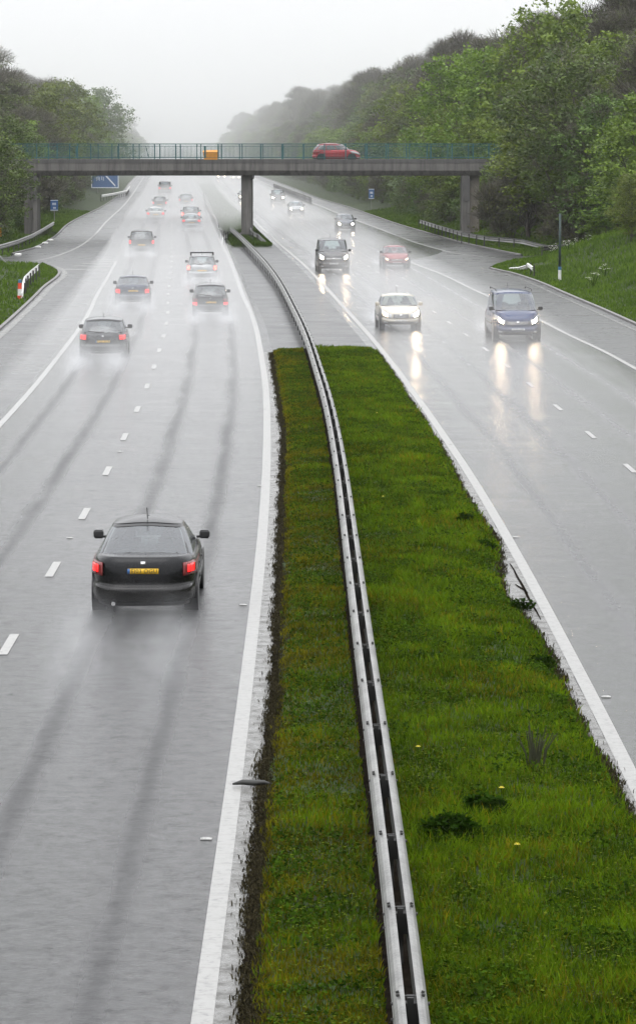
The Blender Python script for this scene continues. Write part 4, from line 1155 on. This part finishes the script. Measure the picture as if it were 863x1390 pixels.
left_car(211.5, 316, dict(SALOON), name='saloon_car', label='white saloon in mist beside the dark car under the bridge on the left', cat='car', paint=car_paint('white', (.42, .42, .41), .0), group=GL, detail=1)
left_car(217, 368, dict(MPV, W=1.62, H=1.58), name='people_carrier', label='faint dark car in mist just ahead of the white saloon', cat='car', paint=car_paint('darkgrey', (.035, .034, .033)), group=GL, detail=0)
left_car(224, 474, dict(BOXVAN), name='van', label='faint tall van in the mist, farthest vehicle driving away', cat='van', paint=car_paint('midgrey', (.14, .14, .145), .4), group=GL, detail=0)

right_car(702.5, 128.5, VAN, name='minivan', label='blue people mover van with lit headlights, nearest oncoming vehicle', cat='van', paint=car_paint('blue', (.008, .024, .085), .3), group=GR, lights='head', extras=('rails',), plate='KX05 HBK')
right_car(544, 136, dict(SALOON, L=4.5, W=1.77, head=(.45, .94, .60, .92), hglow=(.35, .8, .15, .85), grille=(.26, .62, .94), fplate_v=.36, wip=.62, black_mirror=False), name='saloon_car', label='cream white saloon with one bright headlight and raised wiper in the outer lane', cat='car', paint=car_paint('cream', (.47, .43, .36), .15), group=GR, lights='one', plate='YK52 WYA')
right_car(453, 195.5, BOXVAN, name='van', label='dark grey panel van with bright headlights close to the reservation', cat='van', paint=car_paint('gunmetal', (.035, .036, .04)), group=GR, lights='head', plate='DA54 FLK')
right_car(538.5, 202, dict(SALOON, L=4.3, H=1.34, zb=.86, zh=.64, zd=.92, W=1.74, head=(.55, .92, .58, .82)), name='coupe_car', label='low dark red saloon with dim headlights in the nearside oncoming lane', cat='car', paint=car_paint('red', (.20, .010, .014), .3), group=GR, lights='dim', plate='P61 OCA')
right_car(469.5, 284, dict(HATCH, head=(.50, .93, .52, .84)), name='hatchback_car', label='grey oncoming hatchback with two round bright headlights beyond the dark van', cat='car', paint=car_paint('bluegrey', (.10, .11, .13), .4), group=GR, lights='head', detail=1)
right_car(402.5, 346, dict(SALOON, W=1.66, L=4.3), name='saloon_car', label='pale oncoming saloon with headlights mirrored in the wet road under the bridge', cat='car', paint=car_paint('silver', (.32, .33, .34), .6), group=GR, lights='head', detail=1)
right_car(377.5, 408, dict(MPV, L=4.5, H=1.74), name='off_road_car', label='tall dark oncoming car with headlights on beyond the pale saloon', cat='car', paint=car_paint('darkgrey', (.035, .034, .033)), group=GR, lights='head', detail=1)
right_car(332.5, 418, dict(HATCH), name='hatchback_car', label='oncoming car mostly hidden behind the middle bridge pier with one headlight showing', cat='car', paint=car_paint('midgrey', (.14, .14, .145), .4), group=GR, lights='head', detail=0)
right_car(320.5, 640, dict(SALOON), name='saloon_car', label='faint far oncoming car with two lights just left of the middle pier top', cat='car', paint=car_paint('midgrey', (.14, .14, .145), .4), group=GR, lights='head', detail=0)
right_car(301, 655, dict(SALOON), name='saloon_car', label='faint far oncoming car seen as the leftmost point of light under the bridge', cat='car', paint=car_paint('midgrey', (.14, .14, .145), .4), group=GR, lights='head', detail=0)
vehicle('hatchback_car', 'red hatchback crossing the bridge behind the railing', 'car', bx(456.5), BY + 3.0, -math.pi / 2, dict(HATCH, L=3.9, W=1.66, H=1.50), car_paint('bridge_red', (.30, .014, .022), .2), detail=1, lights='none').location.z = 6.17

# ------------------------------------------------------------------ trees
def crown_points(kind, H, Rr, base, seed):
    g = np.random.default_rng(seed); lobes = []
    nl = int(g.integers(13, 18)) if kind != 'bush' else int(g.integers(7, 11))
    for k in range(nl):
        t = (k + .5) / nl; z = base + (H - base) * (.10 + .84 * t)
        prof = math.sin(math.pi * min(.97, .22 + .74 * t)) ** .7
        a = k * 2.4 + g.uniform(-.4, .4); rr = Rr * prof * g.uniform(.35, .68)
        rad = Rr * g.uniform(.34, .55) * (.75 + .4 * prof)
        lobes.append((math.cos(a) * rr, math.sin(a) * rr, z, rad, rad * g.uniform(.6, .95)))
    return lobes, g
def make_tree(kind, H, Rr, base, seed, leaf, size, nleaf, twig=0):
    """meshes (trunk, crown, twigs) of one tree variety, origin at the foot"""
    lobes, g = crown_points(kind, H, Rr, base, seed)
    m = MB(); top = H * .80; r0 = .018 * H + .05
    bend = [g.uniform(-.3, .3) for _ in range(4)]
    tp = lambda t: Vector((bend[0] * math.sin(t * 2.2) + bend[2] * t, bend[1] * math.sin(t * 2.6) + bend[3] * t, -.4 + (top + .4) * t))
    if kind != 'bush': m.tube([tp(i / 7) for i in range(8)], [r0 * (1.25 if i == 0 else 1) * (1 - .82 * i / 7) for i in range(8)], 8)
    for (x, y, z, ra, rz) in lobes:
        t = max(.15, min(.9, (z - H * .20) / top)) if kind != 'bush' else 0
        a = tp(t) if kind != 'bush' else Vector((0, 0, -.1)); b_ = Vector((x, y, z)); mid = a.lerp(b_, .5) + Vector((0, 0, -.06 * H * g.uniform(0, 1)))
        rr = r0 * (1 - .8 * t) * .5 if kind != 'bush' else .04
        m.tube([a, mid, b_, b_ + Vector((x, y, rz * 1.2)).normalized() * ra * .6], [rr, rr * .7, rr * .35, .012], 5)
        for q in range(3):
            e = b_ + Vector((g.uniform(-1, 1), g.uniform(-1, 1), g.uniform(0, 1.1))) * ra * .85; m.tube([mid.lerp(b_, g.uniform(.3, 1)), e], [rr * .35, .01], 4)
    trunk = m.build('trunk_source', M['bark'], smooth=True).data
    # leaf sprays: clumps on the surface of the lobes with gaps between
    w = np.array([l[3] ** 2 for l in lobes]); w /= w.sum()
    ncl = max(60, nleaf // 34); li = g.choice(len(lobes), ncl, p=w); L = np.array(lobes)[li]
    d = g.normal(size=(ncl, 3)); d[:, 2] = d[:, 2] * .8 + .25; d /= np.linalg.norm(d, axis=1)[:, None]
    rad = g.uniform(.45, 1.08, ncl) ** .6
    C = L[:, :3] + d * np.c_[L[:, 3], L[:, 3], L[:, 4]] * rad[:, None]
    per = 34; ci = np.repeat(np.arange(ncl), per); n = len(ci)
    cs = g.uniform(.16, .42, ncl) * (Rr / 4) ** .5
    P = C[ci] + g.normal(size=(n, 3)) * cs[ci][:, None] * [1.15, 1.15, .62]
    u = g.normal(size=(n, 3)); u[:, 2] *= .55; u /= np.linalg.norm(u, axis=1)[:, None]
    v = g.normal(size=(n, 3)); v -= (v * u).sum(1)[:, None] * u; v /= np.linalg.norm(v, axis=1)[:, None]
    s = size * g.uniform(.55, 1.35, n)[:, None]
    V = np.empty((n, 4, 3)); V[:, 0] = P - u * s; V[:, 1] = P + v * s * .55; V[:, 2] = P + u * s; V[:, 3] = P - v * s * .55
    keep = P[:, 2] > .05; V = V[keep]
    tone = np.repeat(np.clip(np.repeat(g.uniform(.05, .95, ncl), per)[keep] * .7 + g.uniform(0, .3, keep.sum()), 0, 1), 4)
    crown = np_mesh('crown_source', V.reshape(-1, 3), np.arange(len(V) * 4).reshape(-1, 4), M[leaf], attr=tone).data
    tw = None
    if twig:
        k = twig; li = g.choice(len(lobes), k, p=w); L = np.array(lobes)[li]
        d = g.normal(size=(k, 3)); d[:, 2] = abs(d[:, 2]) * .9 + .1; d /= np.linalg.norm(d, axis=1)[:, None]
        A = L[:, :3] + d * np.c_[L[:, 3], L[:, 3], L[:, 4]] * g.uniform(.2, .95, k)[:, None]
        dirn = d + g.normal(size=(k, 3)) * .45 + [0, 0, .35]; dirn /= np.linalg.norm(dirn, axis=1)[:, None]
        ln = g.uniform(.35, 1.0, k)[:, None]; B = A + dirn * ln
        sd = np.cross(dirn, g.normal(size=(k, 3))); sd /= np.linalg.norm(sd, axis=1)[:, None]
        wd = g.uniform(.012, .028, k)[:, None]
        V = np.empty((k, 4, 3)); V[:, 0] = A - sd * wd; V[:, 1] = A + sd * wd; V[:, 2] = B + sd * wd * .4; V[:, 3] = B - sd * wd * .4
        tw = np_mesh('twig_source', V.reshape(-1, 3), np.arange(k * 4).reshape(-1, 4), M['twig'], attr=np.repeat(g.uniform(0, 1, k), 4)).data
    for o in [o for o in bpy.data.objects if o.name.endswith('_source') or '_source.' in o.name]: bpy.data.objects.remove(o)
    return trunk, crown, tw

KINDS = {
    'bright': ('broadleaf_tree', 'fresh bright green leafy tree', [make_tree('tree', 13.5, 4.6, 1.2, 11 + i, 'leaf_bright', .15, 15000) for i in range(3)]),
    'mid': ('broadleaf_tree', 'mid green leafy tree', [make_tree('tree', 14.5, 4.8, 1.8, 21 + i, 'leaf_mid', .15, 14000, 2500) for i in range(3)]),
    'olive': ('budding_tree', 'olive brown tree with opening buds', [make_tree('tree', 15.5, 4.8, 2.5, 31 + i, 'leaf_olive', .095, 10500, 14000) for i in range(3)]),
    'bare': ('bare_tree', 'bare grey brown twiggy tree', [make_tree('tree', 16.5, 4.6, 4.0, 41 + i, 'leaf_olive', .09, 6500, 19000) for i in range(3)]),
    'pale': ('blossoming_tree', 'pale grey green tree', [make_tree('tree', 12.5, 4.4, 1.2, 51 + i, 'leaf_pale', .15, 13000) for i in range(2)]),
    'bush': ('bush', 'dense green bush', [make_tree('bush', 3.6, 2.5, .0, 61 + i, 'leaf_mid', .11, 5200) for i in range(3)]),
    'brush': ('bush', 'brown twiggy bush', [make_tree('bush', 4.2, 2.6, .0, 71 + i, 'leaf_olive', .09, 3200, 5000) for i in range(2)]),
}
tree_count = 0
def tree(kind, x, y, scale=1.0, hs=1.0, label=None, group=None, variant=None, z=None, wide=1.0):
    global tree_count
    name, desc, meshes = KINDS[kind]; tr, cr_, tw = meshes[(tree_count if variant is None else variant) % len(meshes)]
    z = max(0, terrain(x, y)) if z is None else z
    r = empty(name, (x, y, z - .1), random.uniform(0, 6.28)); r.scale = (scale * wide, scale * wide, scale * hs)
    tag(r, label or desc, 'bush' if 'bush' in name else 'tree', group)
    for nm, me in (('trunk', tr), ('crown', cr_), ('twigs', tw)):
        if me is None: continue
        o = bpy.data.objects.new('branches' if nm == 'trunk' and 'bush' in name else nm, me); col.objects.link(o); o.parent = r
    tree_count += 1
    return r

# individually placed trees that the photograph lets one tell apart: (kind, px, Y, scale, hscale, label)
def at(px, Y): return (px - 431.5) / F * Y
solo = [
    ('bright', 872, 212, .84, .92, 'bright yellow green tree at the right frame edge, nearest tree on the right bank'),
    ('bright', 856, 196, .34, .9, 'low bright green shrubby tree under the nearest right hand tree'),
    ('mid', 775, 232, .98, .95, 'broad mid green tree spreading low just right of the right bridge end'),
    ('bright', 742, 240, .95, .86, 'leafy green tree overhanging the grass between the bridge end and the slender pole'),
    ('olive', 716, 243, .50, .92, 'brown budding tree hiding the right end of the bridge'),
    ('brush', 692, 246, 1.0, 1.3, 'brown twiggy bush at the foot of the right bridge end'),
    ('mid', 820, 226, .8, .9, 'dark green tree standing between the pole and the right frame edge'),
    ('bright', -30, 246, .72, .90, 'bright green tree at the left frame edge hiding the left bridge end'),
    ('mid', -12, 236, .7, .8, 'mid green tree low at the left frame edge beside the slip road'),
    ('bright', 94, 430, 1.10, 1.0, 'tall bright green rounded tree behind the left part of the bridge'),
    ('bright', 60, 368, 1.0, .95, 'bright green tree just left of the tall rounded one behind the bridge'),
    ('pale', 138, 525, 1.2, 1.05, 'pale grey green drooping tree above the large blue sign'),
    ('bright', 116, 480, 1.0, 1.0, 'green tree between the tall rounded tree and the pale drooping tree'),
    ('bright', 618, 312, 1.08, 1.0, 'tall bright green tree on the right bank directly behind the bridge'),
    ('bright', 560, 368, 1.0, 1.0, 'lighter green tree behind the bridge railing right of the red car'),
    ('bright', 655, 296, 1.05, 1.08, 'high green tree on the right bank above the right bridge pier'),
    ('bright', 745, 268, 1.15, 1.10, 'tall yellow green tree rising high on the right bank beyond the bridge end'),
]
for k, px, Y, sc, hs, lab in solo: tree(k, at(px, Y), Y, sc, hs, lab, variant=tree_count)

def forest():
    zones = ((-1, 'left bank'), (1, 'right bank'))
    for side, bank in zones:
        for row, (off, kinds, sc0, hs0) in enumerate(((6.5, ['mid', 'bright', 'bright', 'olive', 'pale', 'mid', 'bright'], .78, .80), (12.5, ['olive', 'bare', 'mid', 'olive', 'bright'], 1.0, .88), (19.5, ['bare', 'olive', 'bare', 'olive'], 1.08, .80))):
            Y = (226 if side > 0 else 238) + row * 4
            while Y < 1480:
                e = right_edge(Y) if side > 0 else left_edge(Y)
                x = e + side * (off + random.uniform(-1.3, 1.3)); y = Y + random.uniform(-2, 2)
                lim = y * .100 + 8
                ok = abs(x) < lim
                if 256 < y < 281 and (x > -52 and x < 40): ok = False     # the bridge itself
                if side < 0 and row == 0 and y < 300: ok = ok and y > 284
                if ok:
                    kd = random.choice(kinds)
                    if side < 0 and 300 < y < 420 and row == 0: kd = random.choice(['bright', 'mid', 'pale', 'olive'])
                    sc = sc0 * random.uniform(.86, 1.12)
                    if side < 0: sc *= .93
                    dist = 'near the bridge' if y < 330 else ('in middle distance' if y < 470 else 'in mist')
                    rw = ('front row', 'middle row', 'back row')[row]
                    tree(kd, x, y, sc, hs0 * random.uniform(.9, 1.08), '%s, %s of %s wood, %s' % (KINDS[kd][1], rw, bank.split()[0], dist), 'woodland trees on the ' + bank + ' ' + dist + ' ' + rw + ' ' + kd)
                Y += (5.4, 5.6, 6.2)[row] * (1 + max(0, Y - 300) / 420)
        # understorey bushes
        Y = 226
        while Y < 640:
            e = right_edge(Y) if side > 0 else left_edge(Y)
            for off in (4.6, 8.0):
                x = e + side * (off + random.uniform(-.8, .8)); y = Y + random.uniform(-1.5, 1.5)
                if abs(x) < y * .1 + 3 and not (258 < y < 279 and -26 < x < 20) and not (side > 0 and y < 283 and x < 17.5) and not (side < 0 and 385 < y < 475 and abs(x + .0655 * y) < 3.4):
                    if side < 0 and y < 228: continue
                    kd = random.choice(['bush', 'bush', 'brush'])
                    tree(kd, x, y, random.uniform(.6, 1.0), random.uniform(.8, 1.2), '%s at the foot of the trees on the %s' % (KINDS[kd][1], bank), 'understorey %s on the %s' % (kd, bank))
            Y += 4.6 * (1 + max(0, Y - 280) / 300)
forest()
# cow parsley along the dark rail
for i, (px, py) in enumerate(((745, 349), (752, 351), (768, 348), (776, 350), (790, 347), (800, 348), (812, 346), (826, 345), (838, 347), (805, 385), (822, 377), (770, 355))):
    x, y = ground(px, py, .4); r = empty('cow_parsley', (x, y, terrain(x, y))); tag(r, 'white flowering cow parsley on the right bank grass', 'flower', 'white flowering plants on the right bank')
    s_ = MB(); h_ = MB()
    for k in range(9):
        a = random.uniform(0, 6.28); d = random.uniform(.05, .4); z = random.uniform(.45, .8)
        s_.tube([(0, 0, 0), (math.cos(a) * d, math.sin(a) * d, z)], .01, 4)
        for q in range(7):
            b_ = random.uniform(0, 6.28); e = random.uniform(0, .12); c_ = (math.cos(a) * d + math.cos(b_) * e, math.sin(a) * d + math.sin(b_) * e, z + random.uniform(-.02, .03))
            h_.box(c_, (.03, .03, .012))
    s_.build('stems', M['weed'], r); h_.build('flower_heads', M['petal_white'], r)

# ------------------------------------------------------------------ air: haze and spray
def volume_material(name, density, color=(.97, .98, 1.0), aniso=.35, gradient=None):
    m = bpy.data.materials.new(name); m.use_nodes = True; t = m.node_tree; t.nodes.clear()
    out = t.nodes.new('ShaderNodeOutputMaterial'); pv = t.nodes.new('ShaderNodeVolumePrincipled')
    pv.inputs['Color'].default_value = (*color, 1); pv.inputs['Density'].default_value = density; pv.inputs['Anisotropy'].default_value = aniso
    t.links.new(pv.outputs[0], out.inputs['Volume'])
    if gradient: gradient(t, pv)
    return m
def closed_box(name, x0, x1, y0, y1, z0, z1, mat):
    o = MB().box(((x0 + x1) / 2, (y0 + y1) / 2, (z0 + z1) / 2), (x1 - x0, y1 - y0, z1 - z0)).build(name, mat); return o
hz = closed_box('haze', -500, 500, -60, 3100, -3, 70, volume_material('haze_air', .00013, (1, 1, 1), aniso=.6))
tag(hz, kind='stuff')
# denser rain further along the valley
for y0, d in ((300, .0004), (420, .0004), (530, .0004)):
    tag(closed_box('rain_mist', -480, 480, y0, 3050 - y0 / 10, -2.5 + y0 / 2000, 66 - y0 / 100, volume_material('rain_air', d, (1, 1, 1), aniso=.8)), kind='stuff')

def spray_gradient(dens):
    def g(t, pv):
        tc = t.nodes.new('ShaderNodeTexCoord'); sp = t.nodes.new('ShaderNodeSeparateXYZ'); t.links.new(tc.outputs['Generated'], sp.inputs[0])
        def M_(op, a, b=None, c=None):
            n = t.nodes.new('ShaderNodeMath'); n.operation = op
            for i, x in enumerate((a, b)):
                if x is None: continue
                if isinstance(x, (int, float)): n.inputs[i].default_value = x
                else: t.links.new(x, n.inputs[i])
            n.use_clamp = bool(c); return n.outputs[0]
        x, y, z = sp.outputs
        # y: 0 far from the car .. 1 at the car; plume narrows and sinks away from it
        cx = M_('ABSOLUTE', M_('SUBTRACT', M_('MULTIPLY', x, 2), 1)); lob = M_('DIVIDE', M_('SUBTRACT', cx, .52), .30); fx = M_('ADD', M_('POWER', 2.718, M_('MULTIPLY', M_('MULTIPLY', lob, lob), -1.0)), M_('MULTIPLY', M_('SUBTRACT', 1, M_('POWER', cx, 2.0), True), .35)); fx = M_('MULTIPLY', fx, M_('SUBTRACT', 1, M_('POWER', cx, 8.0), True))
        top = M_('ADD', .35, M_('MULTIPLY', M_('SINE', M_('MULTIPLY', M_('POWER', y, .8), 3.1)), .65))
        fz = M_('SUBTRACT', 1, M_('DIVIDE', z, top), True); fz = M_('MULTIPLY', fz, M_('ADD', fz, .25))
        fy = M_('MULTIPLY', M_('MULTIPLY', M_('POWER', y, 1.8), M_('SUBTRACT', 1, M_('POWER', y, 6.0), True)), 1.5, True)
        n = t.nodes.new('ShaderNodeTexNoise'); n.inputs['Scale'].default_value = 1.3; n.inputs['Detail'].default_value = 2
        mp = t.nodes.new('ShaderNodeMapping'); mp.inputs['Scale'].default_value = (2.6, .75, 2.2); t.links.new(tc.outputs['Object'], mp.inputs['Vector']); t.links.new(mp.outputs[0], n.inputs['Vector'])
        nn = M_('MULTIPLY', M_('SUBTRACT', n.outputs['Fac'], .18, True), 1.9)
        t.links.new(M_('MULTIPLY', M_('MULTIPLY', M_('MULTIPLY', fx, fz), M_('MULTIPLY', fy, nn)), dens), pv.inputs['Density'])
    return g
def spray(veh, L, W, H, dens, label):
    """mist thrown up behind a vehicle, trailing on the road"""
    h = veh.rotation_euler.z; d = Vector((-math.sin(h), math.cos(h), 0)); p = veh.location
    back = 2.75 if p.y < 70 else 1.9
    key = 'spray_%d' % int(dens * 100)
    if key not in M: M[key] = volume_material(key, dens, gradient=spray_gradient(dens)); M[key].cycles.volume_step_rate = 2.0
    o = MB().box((0, -L / 2, H / 2), (W, L, H)).build('spray', M[key]); o.location = p - d * back; o.location.z = .03; o.rotation_euler.z = h
    tag(o, label, 'spray', kind='stuff'); return o
vs = [o for o in bpy.data.objects if o.get('category') in ('car', 'van') and o.location.z < 3]
for v in vs:
    y = v.location.y
    if y > 420: continue
    away = v['group'] == GL
    spray(v, 13.0 if away else 8.0, 2.6, 1.35 if away else 1.1, .22 if y < 70 else .45, 'white road spray trailing behind the ' + v['label'][:60])
# thin mist lying over both carriageways where the traffic is dense
mist = volume_material('road_mist', .021, (1, 1, 1), aniso=.5)
def mist_sheet(name, fl, fr, y0, y1, h, mat, label):
    m = MB(); rows = []
    ys = seq(y0, y1, 12)
    for i, Y in enumerate(ys):
        hh = h * smooth((Y - y0) / 60) + .12
        a, b = fl(Y), fr(Y)
        rows.append([(a, Y, .03), (b, Y, .03), (b - .6, Y, hh), (a + .6, Y, hh)])
    m.grid(rows, closed=True); n = len(rows); m.f.append((0, 1, 2, 3)[::-1]); m.m.append(0); k = (n - 1) * 4; m.f.append((k, k + 1, k + 2, k + 3)); m.m.append(0)
    o = m.build(name, mat); bmn = bmesh.new(); bmn.from_mesh(o.data); bmesh.ops.recalc_face_normals(bmn, faces=bmn.faces); bmn.to_mesh(o.data); bmn.free()
    tag(o, label, 'mist', kind='stuff'); return o
mist_sheet('road_mist', lambda Y: cl(Y) - 9.5, lambda Y: (cl(Y) - .9) * (1 - smooth((Y - 244) / 70)) + (cr(Y) + 3.88) * smooth((Y - 244) / 70), 58, 900, 1.5, mist, 'thin white spray mist lying over the left carriageway')
mist_sheet('road_mist', lambda Y: cr(Y) + 3.9, lambda Y: cr(Y) + 11.0, 66, 900, 1.3, mist, 'thin white spray mist lying over the right carriageway')

# ------------------------------------------------------------------ world, sun, camera
w = bpy.data.worlds.new('World'); scene.world = w; w.use_nodes = True; t = w.node_tree
bg = t.nodes['Background']; sky = t.nodes.new('ShaderNodeTexSky'); sky.sky_type = 'NISHITA'; sky.sun_disc = False
SUN_EL, SUN_AZ = R(62), R(200)
sky.sun_elevation = SUN_EL; sky.sun_rotation = SUN_AZ; sky.air_density = 1.5; sky.dust_density = 6; sky.ozone_density = 1
hs = t.nodes.new('ShaderNodeHueSaturation'); hs.inputs['Saturation'].default_value = .12; t.links.new(sky.outputs[0], hs.inputs['Color'])
# overcast cloud deck: brighter overhead than at the horizon
tc = t.nodes.new('ShaderNodeTexCoord'); sp = t.nodes.new('ShaderNodeSeparateXYZ'); t.links.new(tc.outputs['Generated'], sp.inputs[0])
mr = t.nodes.new('ShaderNodeMapRange'); mr.inputs['From Min'].default_value = 0; mr.inputs['From Max'].default_value = 1; mr.inputs['To Min'].default_value = 1.0; mr.inputs['To Max'].default_value = 2.9
t.links.new(sp.outputs[2], mr.inputs['Value'])
SKYV = 10.5
cm = t.nodes.new('ShaderNodeVectorMath'); cm.operation = 'SCALE'; cm.inputs[0].default_value = (.965 * SKYV, .975 * SKYV, 1.0 * SKYV); t.links.new(mr.outputs[0], cm.inputs['Scale'])
mx = t.nodes.new('ShaderNodeMix'); mx.data_type = 'RGBA'; mx.inputs[0].default_value = .88
t.links.new(hs.outputs[0], mx.inputs[6]); t.links.new(cm.outputs[0], mx.inputs[7]); t.links.new(mx.outputs[2], bg.inputs['Color'])
bg.inputs['Strength'].default_value = .10
sd = bpy.data.lights.new('sun', 'SUN'); sd.energy = .5; sd.angle = R(40); sd.color = (1, .98, .95)
so = bpy.data.objects.new('sun', sd); col.objects.link(so); so.rotation_euler = (R(28), 0, R(-20))

cam = bpy.data.cameras.new('camera'); co = bpy.data.objects.new('camera', cam); col.objects.link(co); scene.camera = co
co.location = (0, 0, CAMH); co.rotation_euler = (math.pi / 2 - PHI, 0, 0)
cam.sensor_fit = 'VERTICAL'; cam.sensor_height = 24; cam.lens = F / 1390 * 24; cam.shift_y = -45 / 1390; cam.shift_x = 0
cam.clip_start = .5; cam.clip_end = 6000
vs_ = scene.view_settings; vs_.view_transform = 'Standard'; vs_.look = 'None'; vs_.exposure = 0.1; vs_.gamma = 1; vs_.use_curve_mapping = False
cy = scene.cycles; cy.max_bounces = 8; cy.volume_bounces = 6; cy.transparent_max_bounces = 24; cy.diffuse_bounces = 2; cy.glossy_bounces = 3
cy.use_denoising = True; cy.volume_step_rate = 1; cy.volume_max_steps = 256; cy.caustics_reflective = False; cy.caustics_refractive = False; cy.sample_clamp_indirect = 6
